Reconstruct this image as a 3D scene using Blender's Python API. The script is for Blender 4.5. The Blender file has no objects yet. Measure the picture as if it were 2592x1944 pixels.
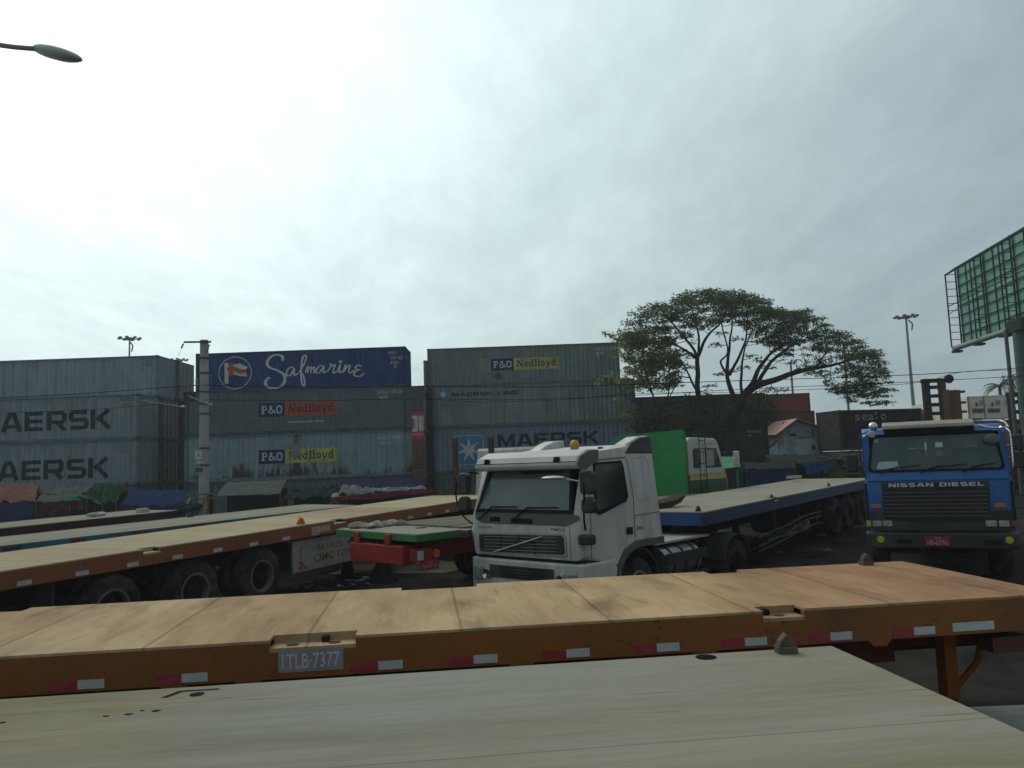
import bpy, bmesh, random
from math import *
from mathutils import Vector, Matrix, noise
S = bpy.context.scene
COL = S.collection
rnd = random.Random(7)
V = Vector

# ------------------------------------------------------------------ camera
CAM = V((0, 0, 2.75)); FPX = 2000.0; PITCH = radians(5.65); ROLL = radians(2.06)
fw = V((0, cos(PITCH), sin(PITCH))); r0 = V((1, 0, 0)); u0 = V((0, -sin(PITCH), cos(PITCH)))
rt = r0 * cos(ROLL) - u0 * sin(ROLL); up = r0 * sin(ROLL) + u0 * cos(ROLL)
cd = bpy.data.cameras.new('camera'); cam = bpy.data.objects.new('camera', cd); COL.objects.link(cam)
cd.sensor_width = 36; cd.lens = 36 * FPX / 2592; cd.clip_start = .05; cd.clip_end = 3000
cam.matrix_world = Matrix(((rt.x, up.x, -fw.x, CAM.x), (rt.y, up.y, -fw.y, CAM.y), (rt.z, up.z, -fw.z, CAM.z), (0, 0, 0, 1)))
S.camera = cam
def ray(px, py): return fw + rt * ((px - 1296) / FPX) - up * ((py - 972) / FPX)
def at_z(px, py, z): d = ray(px, py); return CAM + d * ((z - CAM.z) / d.z)
def at_y(px, py, Y): d = ray(px, py); return CAM + d * (Y / d.y)

# ------------------------------------------------------------------ sky and sun
SUN_AZ, SUN_EL = radians(-32), radians(40)
sdir = V((sin(SUN_AZ) * cos(SUN_EL), cos(SUN_AZ) * cos(SUN_EL), sin(SUN_EL)))
W = bpy.data.worlds.new('World'); S.world = W; W.use_nodes = True
wn, wl = W.node_tree.nodes, W.node_tree.links
wn.clear()
def node(nodes, t, **kw):
    n = nodes.new(t)
    for k, v in kw.items():
        if k.startswith('i_'): n.inputs[int(k[2:])].default_value = v
        else: setattr(n, k, v)
    return n
def ramp(nodes, stops):
    n = nodes.new('ShaderNodeValToRGB'); e = n.color_ramp.elements
    while len(e) > 1: e.remove(e[0])
    for i, (p, c) in enumerate(stops):
        el = e[0] if i == 0 else e.new(p)
        el.position = p; el.color = (c, c, c, 1) if not hasattr(c, '__len__') else (*c, 1)
    return n
sky = node(wn, 'ShaderNodeTexSky', sky_type='NISHITA', sun_disc=False, sun_elevation=SUN_EL, sun_rotation=SUN_AZ, dust_density=3.0)
tc = node(wn, 'ShaderNodeTexCoord')
dp = node(wn, 'ShaderNodeVectorMath', operation='DOT_PRODUCT'); dp.inputs[1].default_value = sdir
wl.new(tc.outputs['Generated'], dp.inputs[0])
mr = node(wn, 'ShaderNodeMapRange'); mr.inputs[1].default_value = -1; mr.inputs[2].default_value = 1
wl.new(dp.outputs['Value'], mr.inputs[0])
# veil of cloud: pale grey, brightest round the hidden sun
glow = ramp(wn, [(0, (.25, .275, .285)), (.5, (.27, .31, .32)), (.70, (.295, .375, .40)), (.78, (.355, .45, .475)), (.85, (.49, .61, .625)), (.905, (.64, .79, .805)), (.935, (.79, .945, .955)),
                 (.96, (.92, 1.06, 1.06)), (.985, (1.1, 1.2, 1.2)), (1, (1.4, 1.4, 1.38))])
wl.new(mr.outputs[0], glow.inputs[0])
sep = node(wn, 'ShaderNodeSeparateXYZ'); wl.new(tc.outputs['Generated'], sep.inputs[0])
ad = node(wn, 'ShaderNodeMath', operation='ADD', i_1=.22); wl.new(sep.outputs[2], ad.inputs[0])
mx = node(wn, 'ShaderNodeMath', operation='MAXIMUM', i_1=.05); wl.new(ad.outputs[0], mx.inputs[0])
dv = node(wn, 'ShaderNodeVectorMath', operation='DIVIDE'); wl.new(tc.outputs['Generated'], dv.inputs[0])
cb = node(wn, 'ShaderNodeCombineXYZ'); cb.inputs[2].default_value = 1
wl.new(mx.outputs[0], cb.inputs[0]); wl.new(mx.outputs[0], cb.inputs[1]); wl.new(cb.outputs[0], dv.inputs[1])
mp = node(wn, 'ShaderNodeMapping'); mp.inputs['Scale'].default_value = (1.5, .75, .6); mp.inputs['Rotation'].default_value = (0, 0, radians(-20))
mp.inputs['Location'].default_value = (3.1, 1.7, 0)
wl.new(dv.outputs[0], mp.inputs[0])
n1 = node(wn, 'ShaderNodeTexNoise'); n1.inputs['Scale'].default_value = 1.5; n1.inputs['Detail'].default_value = 9; n1.inputs['Roughness'].default_value = .6; n1.inputs['Distortion'].default_value = .5
n2 = node(wn, 'ShaderNodeTexNoise'); n2.inputs['Scale'].default_value = 9; n2.inputs['Detail'].default_value = 6; n2.inputs['Roughness'].default_value = .65
wl.new(mp.outputs[0], n1.inputs['Vector']); wl.new(mp.outputs[0], n2.inputs['Vector'])
c1 = ramp(wn, [(.30, (.91, .925, .935)), (.45, (.97, .975, .98)), (.56, (1.06, 1.05, 1.045)), (.70, (1.13, 1.11, 1.10))]); wl.new(n1.outputs[0], c1.inputs[0])
c2 = ramp(wn, [(.32, .95), (.68, 1.05)]); wl.new(n2.outputs[0], c2.inputs[0])
def wmix(a, b, mode, f):
    m = node(wn, 'ShaderNodeMix', data_type='RGBA', blend_type=mode); m.inputs[0].default_value = f
    wl.new(a, m.inputs[6]); wl.new(b, m.inputs[7]); return m.outputs[2]
cl = wmix(wmix(glow.outputs[0], c1.outputs[0], 'MULTIPLY', 1), c2.outputs[0], 'MULTIPLY', 1)
sc = node(wn, 'ShaderNodeVectorMath', operation='SCALE'); sc.inputs[3].default_value = 10.0
wl.new(cl, sc.inputs[0])
fin = wmix(sky.outputs[0], sc.outputs[0], 'MIX', .95)
bg = node(wn, 'ShaderNodeBackground'); bg.inputs[1].default_value = .1
wl.new(fin, bg.inputs[0]); wo = node(wn, 'ShaderNodeOutputWorld'); wl.new(bg.outputs[0], wo.inputs[0])
sl = bpy.data.lights.new('sun', 'SUN'); sl.energy = .8; sl.angle = radians(10); sl.color = (1, .93, .82)
so = bpy.data.objects.new('sun', sl); COL.objects.link(so)
so.rotation_euler = sdir.to_track_quat('Z', 'Y').to_euler()
HAZE = .0010
S.view_settings.view_transform = 'Standard'; S.view_settings.look = 'None'; S.view_settings.exposure = .12; S.view_settings.gamma = 1

# ------------------------------------------------------------------ materials
MATS = {}
def paint(name, c, rough=.55, metal=0, var=.14, sc=1.6, dirt=None, damt=.5, dsc=1.3, streak=False, rust=0, seam=None, stretch=None, bump=0, trans=0, lo=.5, chips=0, grain=None, xr=None):
    if name in MATS: return MATS[name]
    m = bpy.data.materials.new(name); m.use_nodes = True
    nn, ll = m.node_tree.nodes, m.node_tree.links
    b = nn['Principled BSDF']; b.inputs['Roughness'].default_value = rough; b.inputs['Metallic'].default_value = metal
    b.inputs['Specular IOR Level'].default_value = .35 if rough < .56 else 0.0
    t = node(nn, 'ShaderNodeTexCoord')
    def nz(scale, det=6, rg=.6, seed=0.0):
        q = node(nn, 'ShaderNodeMapping'); q.inputs['Scale'].default_value = scale; q.inputs['Location'].default_value = (seed, seed * 1.7, seed * .6)
        ll.new(t.outputs['Object'], q.inputs[0])
        k = node(nn, 'ShaderNodeTexNoise'); k.inputs['Scale'].default_value = 1; k.inputs['Detail'].default_value = det; k.inputs['Roughness'].default_value = rg
        ll.new(q.outputs[0], k.inputs['Vector']); return k.outputs[0]
    def mix(f, a, bb, mode='MIX'):
        k = node(nn, 'ShaderNodeMix', data_type='RGBA', blend_type=mode)
        if hasattr(f, 'links'): ll.new(f, k.inputs[0])
        else: k.inputs[0].default_value = f
        for i, s in ((6, a), (7, bb)):
            if hasattr(s, 'links'): ll.new(s, k.inputs[i])
            else: k.inputs[i].default_value = (*s, 1)
        return k.outputs[2]
    seed = (hash(name) % 97) * .37 if False else (sum(ord(x) * (i + 1) for i, x in enumerate(name)) % 97) * .37
    st = stretch or (1, 1, 1)
    r1 = ramp(nn, [(.3, 0), (.7, 1)]); nA = nz(tuple(sc * x for x in st), 7, .62, seed); ll.new(nA, r1.inputs[0])
    col = mix(r1.outputs[0], tuple(x * (1 - var) for x in c), tuple(min(1, x * (1 + var)) for x in c))
    if dirt:
        s3 = (dsc * 5, dsc * 5, dsc * .35) if streak else tuple(dsc * x for x in st)
        r2 = ramp(nn, [(lo, 0), (lo + .2, damt)]); ll.new(nz(s3, 5, .6, seed + 5), r2.inputs[0])
        col = mix(r2.outputs[0], col, dirt)
    if rust:
        sx = node(nn, 'ShaderNodeSeparateXYZ'); ll.new(t.outputs['Object'], sx.inputs[0])
        g = ramp(nn, [(0, .20), (.10, .19), (.26, .07), (.5, .0)])
        dvn = node(nn, 'ShaderNodeMath', operation='DIVIDE', i_1=2.5); ll.new(sx.outputs[2], dvn.inputs[0]); ll.new(dvn.outputs[0], g.inputs[0])
        a = node(nn, 'ShaderNodeMath', operation='ADD'); ll.new(nz((3.3, 3.3, .8), 7, .78, seed + 9), a.inputs[0]); ll.new(g.outputs[0], a.inputs[1])
        b2 = node(nn, 'ShaderNodeMath', operation='MULTIPLY_ADD', i_1=.9, i_2=-.47); ll.new(nz((.55, 1, .25), 2, .5, seed + 3), b2.inputs[0])
        a2 = node(nn, 'ShaderNodeMath', operation='ADD'); ll.new(a.outputs[0], a2.inputs[0]); ll.new(b2.outputs[0], a2.inputs[1])
        r3 = ramp(nn, [(.66 - .04 * rust, 0), (.76 - .04 * rust, .9)]); ll.new(a2.outputs[0], r3.inputs[0])
        col = mix(r3.outputs[0], col, (.042, .026, .017))
    if seam:
        ax, step, wd, ofs = seam
        sx = node(nn, 'ShaderNodeSeparateXYZ'); ll.new(t.outputs['Object'], sx.inputs[0])
        a = node(nn, 'ShaderNodeMath', operation='ADD', i_1=ofs); ll.new(sx.outputs[ax], a.inputs[0])
        d = node(nn, 'ShaderNodeMath', operation='PINGPONG', i_1=step / 2); ll.new(a.outputs[0], d.inputs[0])
        lt = ramp(nn, [(0, .5), (wd / step * 2, .38), (min(.99, wd / step * 4), 0)])
        d2 = node(nn, 'ShaderNodeMath', operation='DIVIDE', i_1=step / 2); ll.new(d.outputs[0], d2.inputs[0]); ll.new(d2.outputs[0], lt.inputs[0])
        col = mix(lt.outputs[0], col, (.09, .07, .05))
        # every board its own tone
        fl = node(nn, 'ShaderNodeMath', operation='SNAP', i_1=step); 
        a3 = node(nn, 'ShaderNodeMath', operation='ADD', i_1=ofs); ll.new(sx.outputs[ax], a3.inputs[0]); ll.new(a3.outputs[0], fl.inputs[0])
        wnn = node(nn, 'ShaderNodeTexWhiteNoise', noise_dimensions='1D'); ll.new(fl.outputs[0], wnn.inputs['W'])
        rr = ramp(nn, [(0, (.90, .80, .78)), (.5, (1, .99, .98)), (1, (1.08, 1.10, 1.06))]); ll.new(wnn.outputs[0], rr.inputs[0])
        col = mix(1.0, col, rr.outputs[0], 'MULTIPLY')
    if xr:       # boards / plates change tone along the length
        sx = node(nn, 'ShaderNodeSeparateXYZ'); ll.new(t.outputs['Object'], sx.inputs[0])
        wob = node(nn, 'ShaderNodeMath', operation='MULTIPLY_ADD', i_1=1.6, i_2=-.8); ll.new(nz((.7, .7, .7), 3, .6, seed + 20), wob.inputs[0])
        ax_ = node(nn, 'ShaderNodeMath', operation='ADD'); ll.new(sx.outputs[0], ax_.inputs[0]); ll.new(wob.outputs[0], ax_.inputs[1])
        mr_ = node(nn, 'ShaderNodeMapRange'); mr_.inputs[1].default_value = xr[0]; mr_.inputs[2].default_value = xr[1]; ll.new(ax_.outputs[0], mr_.inputs[0])
        rx = ramp(nn, xr[2]); ll.new(mr_.outputs[0], rx.inputs[0]); col = mix(1.0, col, rx.outputs[0], 'MULTIPLY')
    if grain:
        r7 = ramp(nn, [(.25, (.86, .855, .84)), (.5, (1, 1, 1)), (.75, (1.09, 1.09, 1.085))]); ll.new(nz(grain, 4, .8, seed + 11), r7.inputs[0])
        col = mix(1.0, col, r7.outputs[0], 'MULTIPLY')
        r8 = ramp(nn, [(.66, 0), (.70, .4)]); ll.new(nz(tuple(g * .7 for g in grain), 3, .5, seed + 12), r8.inputs[0]); r9 = ramp(nn, [(.5, 0), (.62, 1)]); ll.new(nz((.9, .9, .9), 2, .5, seed + 13), r9.inputs[0])
        mg_ = node(nn, 'ShaderNodeMath', operation='MULTIPLY'); ll.new(r8.outputs[0], mg_.inputs[0]); ll.new(r9.outputs[0], mg_.inputs[1])
        col = mix(mg_.outputs[0], col, (.10, .085, .065))
    if chips:
        r5 = ramp(nn, [(.62 - .05 * chips, 0), (.64 - .05 * chips, .85)]); ll.new(nz((9, 9, 14), 8, .75, seed + 7), r5.inputs[0])
        r6 = ramp(nn, [(.48, 0), (.6, 1)]); ll.new(nz((1.1, 1.1, 3), 3, .6, seed + 8), r6.inputs[0])
        mm_ = node(nn, 'ShaderNodeMath', operation='MULTIPLY'); ll.new(r5.outputs[0], mm_.inputs[0]); ll.new(r6.outputs[0], mm_.inputs[1])
        col = mix(mm_.outputs[0], col, (.055, .03, .018))
    ll.new(col, b.inputs['Base Color'])
    rr2 = node(nn, 'ShaderNodeMapRange'); rr2.inputs[3].default_value = max(.05, rough - .12); rr2.inputs[4].default_value = min(1, rough + .12)
    ll.new(nA, rr2.inputs[0]); ll.new(rr2.outputs[0], b.inputs['Roughness'])
    if bump:
        bn = node(nn, 'ShaderNodeBump'); bn.inputs['Strength'].default_value = bump; bn.inputs['Distance'].default_value = .02
        ll.new(nz(tuple(sc * 8 * x for x in st), 6, .7, seed + 2), bn.inputs['Height']); ll.new(bn.outputs[0], b.inputs['Normal'])
    if trans:
        tr = node(nn, 'ShaderNodeBsdfTranslucent'); ll.new(col, tr.inputs[0])
        ms = node(nn, 'ShaderNodeMixShader', i_0=trans); ll.new(b.outputs[0], ms.inputs[1]); ll.new(tr.outputs[0], ms.inputs[2])
        ll.new(ms.outputs[0], nn['Material Output'].inputs[0])
    MATS[name] = m; return m
def glass(name, c, alpha=.6, rough=.06):
    if name in MATS: return MATS[name]
    m = paint(name, c, rough, 0, .25, .9)
    m.node_tree.nodes['Principled BSDF'].inputs['Alpha'].default_value = alpha
    m.node_tree.nodes['Principled BSDF'].inputs['Specular IOR Level'].default_value = .6
    return m
DUST = (.17, .15, .12)
BLK = paint('black_rubber', (.018, .018, .018), .8, dirt=(.07, .06, .05), damt=.5)
TYRE = paint('tyre_rubber', (.022, .022, .022), .85, dirt=(.10, .09, .075), damt=.65, lo=.42, dsc=3)
CHAS = paint('chassis_steel', (.02, .02, .021), .7, dirt=(.07, .06, .05), damt=.5)
DPLAS = paint('dark_plastic', (.028, .029, .031), .5, dirt=DUST, damt=.3)
STEEL = paint('galvanised_steel', (.30, .31, .31), .45, .6)
DSTEEL = paint('dark_steel', (.06, .062, .065), .6, .3)
CHROME = paint('chrome', (.65, .65, .65), .15, 1)
RUST = paint('rusty_steel', (.10, .055, .035), .85, var=.35, sc=6, dirt=(.05, .03, .02), damt=.6)
WHITEP = paint('white_lettering', (.55, .57, .57), .6, var=.15, sc=3)

# ------------------------------------------------------------------ mesh kit
class MB:
    def __init__(s): s.v = []; s.f = []
    def add(s, vs, fs, M=None):
        o = len(s.v); s.v += [tuple(M @ V(p)) if M else tuple(p) for p in vs]; s.f += [tuple(i + o for i in f) for f in fs]; return s
    def box(s, x0, x1, y0, y1, z0, z1, M=None):
        return s.add([(x0, y0, z0), (x1, y0, z0), (x1, y1, z0), (x0, y1, z0), (x0, y0, z1), (x1, y0, z1), (x1, y1, z1), (x0, y1, z1)],
                     [(0, 3, 2, 1), (4, 5, 6, 7), (0, 1, 5, 4), (1, 2, 6, 5), (2, 3, 7, 6), (3, 0, 4, 7)], M)
    def tube(s, pts, r, n=8, cap=True):
        pts = [V(p) for p in pts]; R = r if hasattr(r, '__len__') else [r] * len(pts); vs = []; fs = []
        pu = None
        for i, p in enumerate(pts):
            d = (pts[min(i + 1, len(pts) - 1)] - pts[max(i - 1, 0)]).normalized()
            if pu is None:
                pu = V((0, 0, 1)) if abs(d.z) < .9 else V((1, 0, 0))
            a = d.cross(pu).normalized(); pu = a.cross(d).normalized()
            for k in range(n):
                t = 2 * pi * k / n; vs.append(p + (a * cos(t) + pu * sin(t)) * R[i])
        for i in range(len(pts) - 1):
            for k in range(n):
                fs.append((i * n + k, i * n + (k + 1) % n, (i + 1) * n + (k + 1) % n, (i + 1) * n + k))
        if cap: fs += [tuple(range(n))[::-1], tuple(range((len(pts) - 1) * n, len(pts) * n))]
        return s.add(vs, fs)
    def lathe(s, prof, n=24, M=None, closed=False):   # (radius, axial) about local y
        vs = []; fs = []; m = len(prof)
        for k in range(n):
            t = 2 * pi * k / n
            for r, a in prof: vs.append((r * cos(t), a, r * sin(t)))
        for k in range(n):
            q = (k + 1) % n
            for i in range(m if closed else m - 1):
                j = (i + 1) % m; fs.append((k * m + i, q * m + i, q * m + j, k * m + j))
        if not closed: fs += [tuple(k * m for k in range(n)), tuple(k * m + m - 1 for k in range(n))[::-1]]
        return s.add(vs, fs, M)
    def prism(s, poly, a, b, ax='y', M=None):
        n = len(poly)
        def P(p, t): return (p[0], t, p[1]) if ax == 'y' else ((t, p[0], p[1]) if ax == 'x' else (p[0], p[1], t))
        return s.add([P(p, a) for p in poly] + [P(p, b) for p in poly],
                     [tuple(range(n))[::-1], tuple(range(n, 2 * n))] + [(i, (i + 1) % n, n + (i + 1) % n, n + i) for i in range(n)], M)
    def blob(s, c, r, n=10, m=6, jag=0.0):
        vs = []; fs = []; c = V(c); r = r if hasattr(r, '__len__') else (r, r, r)
        for i in range(m + 1):
            a = -pi / 2 + pi * i / m
            for k in range(n):
                t = 2 * pi * k / n; j = 1 + jag * (rnd.random() - .5)
                vs.append(c + V((r[0] * cos(a) * cos(t) * j, r[1] * cos(a) * sin(t) * j, r[2] * sin(a) * j)))
        for i in range(m):
            for k in range(n): fs.append((i * n + k, i * n + (k + 1) % n, (i + 1) * n + (k + 1) % n, (i + 1) * n + k))
        return s.add(vs, fs)
    def mesh(s, name, smooth=0, fix=True):
        me = bpy.data.meshes.new(name); me.from_pydata(s.v, [], s.f)
        if fix:
            bm = bmesh.new(); bm.from_mesh(me); bmesh.ops.recalc_face_normals(bm, faces=bm.faces); bm.to_mesh(me); bm.free()
        if smooth: me.shade_smooth(); me.set_sharp_from_angle(angle=radians(smooth))
        me.update(); return me
    def obj(s, name, m, parent=None, smooth=0, bevel=0, fix=True, loc=None, rot=None):
        me = s.mesh(name, smooth, fix)
        return link(name, me, m, parent, bevel, loc, rot)
def link(name, me, m, parent=None, bevel=0, loc=None, rot=None):
    if m and not me.materials: me.materials.append(m)
    o = bpy.data.objects.new(name, me); COL.objects.link(o)
    if parent: o.parent = parent
    if loc is not None: o.location = loc
    if rot is not None: o.rotation_euler = rot
    if bevel:
        b = o.modifiers.new('bevel', 'BEVEL'); b.width = bevel; b.segments = 2; b.limit_method = 'ANGLE'; b.angle_limit = radians(40)
    return o
def tag(o, label, cat, group=None, kind=None):
    if label: o['label'] = label
    if cat: o['category'] = cat
    if group: o['group'] = group
    if kind: o['kind'] = kind
    return o
def thing(name, label, cat, loc=(0, 0, 0), rz=0, group=None, tilt=0):
    o = bpy.data.objects.new(name, None); COL.objects.link(o); o.empty_display_size = .2
    o.location = loc; o.rotation_euler = (0, -tilt, rz)
    return tag(o, label, cat, group)
def copy_tree(o, parent=None):
    kids = [c for c in list(COL.objects) if c.parent == o]
    c = o.copy(); COL.objects.link(c); c.parent = parent
    for k in kids: copy_tree(k, c)
    return c
def smooth_line(pts, n=8):
    out = []; P = [V(p) for p in pts]
    for i in range(len(P) - 1):
        a, b, c, d = P[max(i - 1, 0)], P[i], P[i + 1], P[min(i + 2, len(P) - 1)]
        for k in range(n):
            t = k / n
            out.append(.5 * ((2 * b) + (c - a) * t + (2 * a - 5 * b + 4 * c - d) * t * t + (3 * b - a - 3 * c + d) * t ** 3))
    out.append(P[-1]); return out

# ------------------------------------------------------------------ lettering (strokes drawn in an x-z plane, facing -y)
GL = {  # block capitals: width, strokes
 'M': (1.3, [[(.12, 0), (.12, 1)], [(1.18, 0), (1.18, 1)], [(.16, .98), (.65, .14), (1.14, .98)]]),
 'A': (1.2, [[(.1, 0), (.47, .9), (.73, .9), (1.1, 0)], [(.27, .27), (.93, .27)]]),
 'E': (1.08, [[(1.05, .9), (.1, .9), (.1, .1), (1.05, .1)], [(.1, .5), (1.0, .5)]]),
 'R': (1.1, [[(.1, 0), (.1, .9), (.88, .9), (.98, .8), (.98, .52), (.88, .42), (.1, .42)], [(.6, .42), (1.02, 0)]]),
 'S': (1.08, [[(1.0, .9), (.2, .9), (.1, .8), (.1, .6), (.2, .5), (.88, .5), (.98, .4), (.98, .2), (.88, .1), (.06, .1)]]),
 'K': (1.12, [[(.1, 0), (.1, 1)], [(1.03, 1.0), (.3, .46)], [(.45, .58), (1.06, 0)]]),
 'L': (1.0, [[(.1, 1), (.1, .1), (.95, .1)]]), 'I': (.24, [[(.12, 0), (.12, 1)]]),
 'N': (1.12, [[(.1, 0), (.1, 1)], [(.12, .97), (1.0, .03)], [(1.02, 0), (1.02, 1)]]),
 'D': (1.12, [[(.1, .1), (.1, .9), (.85, .9), (1.0, .75), (1.0, .25), (.85, .1), (.1, .1)]]),
 'O': (1.12, [[(.2, .1), (.1, .2), (.1, .8), (.2, .9), (.92, .9), (1.02, .8), (1.02, .2), (.92, .1), (.2, .1)]]),
 'V': (1.1, [[(.05, 1), (.55, .05), (1.05, 1)]]), 'F': (1.0, [[(1, .9), (.1, .9), (.1, 0)], [(.1, .48), (.9, .48)]]), ' ': (.5, []),
}
SG = {  # slab-serif letters: width, strokes with their own width
 'P': (.75, [([(.2, 0), (.2, 1)], .19), ([(.02, .05), (.42, .05)], .09), ([(.02, .95), (.2, .95)], .09), ([(.2, .94), (.48, .94), (.6, .84), (.63, .72), (.6, .58), (.48, .5), (.24, .5)], .13)]),
 '&': (.95, [([(.92, .05), (.3, .7), (.28, .86), (.4, .95), (.52, .88), (.5, .72), (.2, .45), (.12, .25), (.25, .08), (.48, .06), (.7, .25), (.8, .5)], .13)]),
 'O': (.85, [([(.42, .06), (.2, .15), (.13, .5), (.2, .85), (.42, .94), (.64, .85), (.71, .5), (.64, .15), (.42, .06)], .16)]),
 'N': (.95, [([(.2, 0), (.2, 1)], .11), ([(.15, .97), (.75, .05)], .17), ([(.76, 0), (.76, 1)], .11), ([(.02, .05), (.38, .05)], .08), ([(.6, .95), (.92, .95)], .08)]),
 'e': (.62, [([(.12, .36), (.52, .36), (.5, .56), (.33, .65), (.17, .55), (.12, .33), (.2, .1), (.36, .05), (.55, .12)], .12)]),
 'd': (.72, [([(.5, 1), (.5, 0)], .16), ([(.48, .58), (.3, .64), (.14, .5), (.13, .2), (.28, .05), (.48, .12)], .13), ([(.33, .96), (.5, .96)], .08), ([(.5, .05), (.68, .05)], .09)]),
 'l': (.38, [([(.19, 0), (.19, 1)], .16), ([(.03, .96), (.19, .96)], .08), ([(.02, .04), (.36, .04)], .09)]),
 'o': (.66, [([(.32, .05), (.17, .13), (.12, .34), (.17, .56), (.32, .64), (.47, .56), (.52, .34), (.47, .13), (.32, .05)], .14)]),
 'y': (.68, [([(.12, .66), (.34, .05)], .15), ([(.58, .66), (.3, -.1), (.18, -.22), (.06, -.18)], .11), ([(.0, .64), (.26, .64)], .08), ([(.46, .64), (.68, .64)], .08)]),
}
class Ink(MB):
    def __init__(s): super().__init__(); s.k = 0
    def stroke(s, pts, w, y=None, drift=0.0):
        """ribbon with mitred joints in the x-z plane; each stroke lies a hair in front of the last"""
        P = [V((p[0], p[1])) for p in pts]; n = len(P); Wd = w if hasattr(w, '__len__') else [w] * n
        s.k += 1; y = -s.k * .0005 if y is None else y; vs = []
        closed = (P[0] - P[-1]).length < 1e-4 and n > 3
        for i in range(n):
            if closed: a = P[i - 1] if i > 0 else P[-2]; c = P[i + 1] if i < n - 1 else P[1]
            else: a = P[max(i - 1, 0)]; c = P[min(i + 1, n - 1)]
            d1 = (P[i] - a).normalized() if (P[i] - a).length > 1e-6 else (c - P[i]).normalized()
            d2 = (c - P[i]).normalized() if (c - P[i]).length > 1e-6 else d1
            t = d1 + d2; t = t.normalized() if t.length > .2 else d1
            nn = V((-t.y, t.x)); k = 1 / max(.45, abs(nn.dot(V((-d1.y, d1.x)))))
            for sg in (1, -1):
                q = P[i] + nn * (sg * Wd[i] * .5 * k); vs.append((q.x, y - drift * i, q.y))
        return s.add(vs, [(2 * i, 2 * i + 1, 2 * i + 3, 2 * i + 2) for i in range(n - 1)])
    def poly(s, pts, y=None):
        s.k += 1; y = -s.k * .0005 if y is None else y
        return s.add([(p[0], y, p[1]) for p in pts], [tuple(range(len(pts)))])
    def rect(s, x0, z0, x1, z1, y=None): return s.poly([(x0, z0), (x1, z0), (x1, z1), (x0, z1)], y)
    def block(s, text, x0, z0, x1, z1, wt=.2, gap=.2):
        tot = sum(GL[c][0] for c in text) + gap * (len(text) - 1); sx = (x1 - x0) / tot; sz = z1 - z0; x = x0
        for c in text:
            for st in GL[c][1]:      # drawn narrow, then widened, so stems come out heavier than bars
                i0 = len(s.v); s.stroke([(p[0] * .72, p[1]) for p in st], wt)
                s.v[i0:] = [(x + a / .72 * sx, b, z0 + d * sz) for a, b, d in s.v[i0:]]
            x += (GL[c][0] + gap) * sx
        return s
    def serif(s, text, x0, z0, x1, z1):
        tot = sum(SG[c][0] for c in text); sx = (x1 - x0) / tot; sz = z1 - z0; x = x0
        for c in text:
            for st, w in SG[c][1]: s.stroke([(x + p[0] * sx, z0 + p[1] * sz) for p in st], w * (sx * .5 + sz * .5))
            x += SG[c][0] * sx
        return s
    def disc(s, x, z, r, n=20, y=None): return s.poly([(x + r * cos(2 * pi * k / n), z + r * sin(2 * pi * k / n)) for k in range(n)], y)
    def font(s, text, x0, z0, x1, z1, off=0.0, y=None):
        cu = bpy.data.curves.new('t', 'FONT'); cu.body = text; cu.offset = off; cu.resolution_u = 2
        o = bpy.data.objects.new('t', cu); COL.objects.link(o)
        me = bpy.data.meshes.new_from_object(o.evaluated_get(bpy.context.evaluated_depsgraph_get()))
        bpy.data.objects.remove(o); bpy.data.curves.remove(cu)
        xs = [v.co.x for v in me.vertices]; ys = [v.co.y for v in me.vertices]
        a, b, c, d = min(xs), max(xs), min(ys), max(ys); s.k += 1; y = -s.k * .0005 if y is None else y
        s.add([(x0 + (v.co.x - a) / (b - a) * (x1 - x0), y, z0 + (v.co.y - c) / (d - c) * (z1 - z0)) for v in me.vertices], [tuple(p.vertices) for p in me.polygons])
        bpy.data.meshes.remove(me); return s
PITCHC, DEP = .278, .048
def corr(x):      # outward face of a corrugated wall: 0 = crest, DEP = groove
    t = (x % PITCHC) / PITCHC
    if t < .26: return 0.0
    if t < .5: return DEP * (t - .26) / .24
    if t < .76: return DEP
    return DEP * (1 - (t - .76) / .24)
def decal(ink, name, m, parent, L=12.19, corrugated=True):
    me = bpy.data.meshes.new(name); me.from_pydata(ink.v, [], ink.f)
    if corrugated:
        bm = bmesh.new(); bm.from_mesh(me)
        xs = [v.co.x for v in bm.verts]; a, b = min(xs), max(xs)
        k = floor(a / PITCHC)
        while k * PITCHC < b:
            for t in (0, .26, .5, .76):
                x = (k + t) * PITCHC
                if a < x < b: bmesh.ops.bisect_plane(bm, geom=bm.verts[:] + bm.edges[:] + bm.faces[:], dist=1e-5, plane_co=(x, 0, 0), plane_no=(1, 0, 0))
            k += 1
        for v in bm.verts: v.co.y += corr(v.co.x) + .03 - .003
        bm.to_mesh(me); bm.free()
    return link(name, me, m, parent)

# ------------------------------------------------------------------ ground
def gz(x, y):
    def ss(a, b, t): t = max(0, min(1, (t - a) / (b - a))); return t * t * (3 - 2 * t)
    return .25 * ss(9.5, 12, y) - .45 * ss(36, 41, y)
m = MB(); xs = [-400, -150, -60] + [-30 + 1.5 * i for i in range(48)] + [60, 150, 400]; ys = [-30, -10, -3] + [1.2 * i for i in range(40)] + [60, 90, 200, 900]
for y in ys:
    for x in xs: m.v.append((x, y, gz(x, y) + (.025 * noise.noise(V((x * .4, y * .4, 0))) if 0 < y < 45 else 0)))
nx = len(xs)
for j in range(len(ys) - 1):
    for i in range(nx - 1): m.f.append((j * nx + i, j * nx + i + 1, (j + 1) * nx + i + 1, (j + 1) * nx + i))
g = m.obj('ground', paint('yard_ground', (.030, .028, .026), .9, var=.6, sc=.8, dirt=(.07, .062, .046), damt=.6, dsc=.35, lo=.52, bump=.6), smooth=60)
g['kind'] = 'structure'
m = MB(); 
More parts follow.
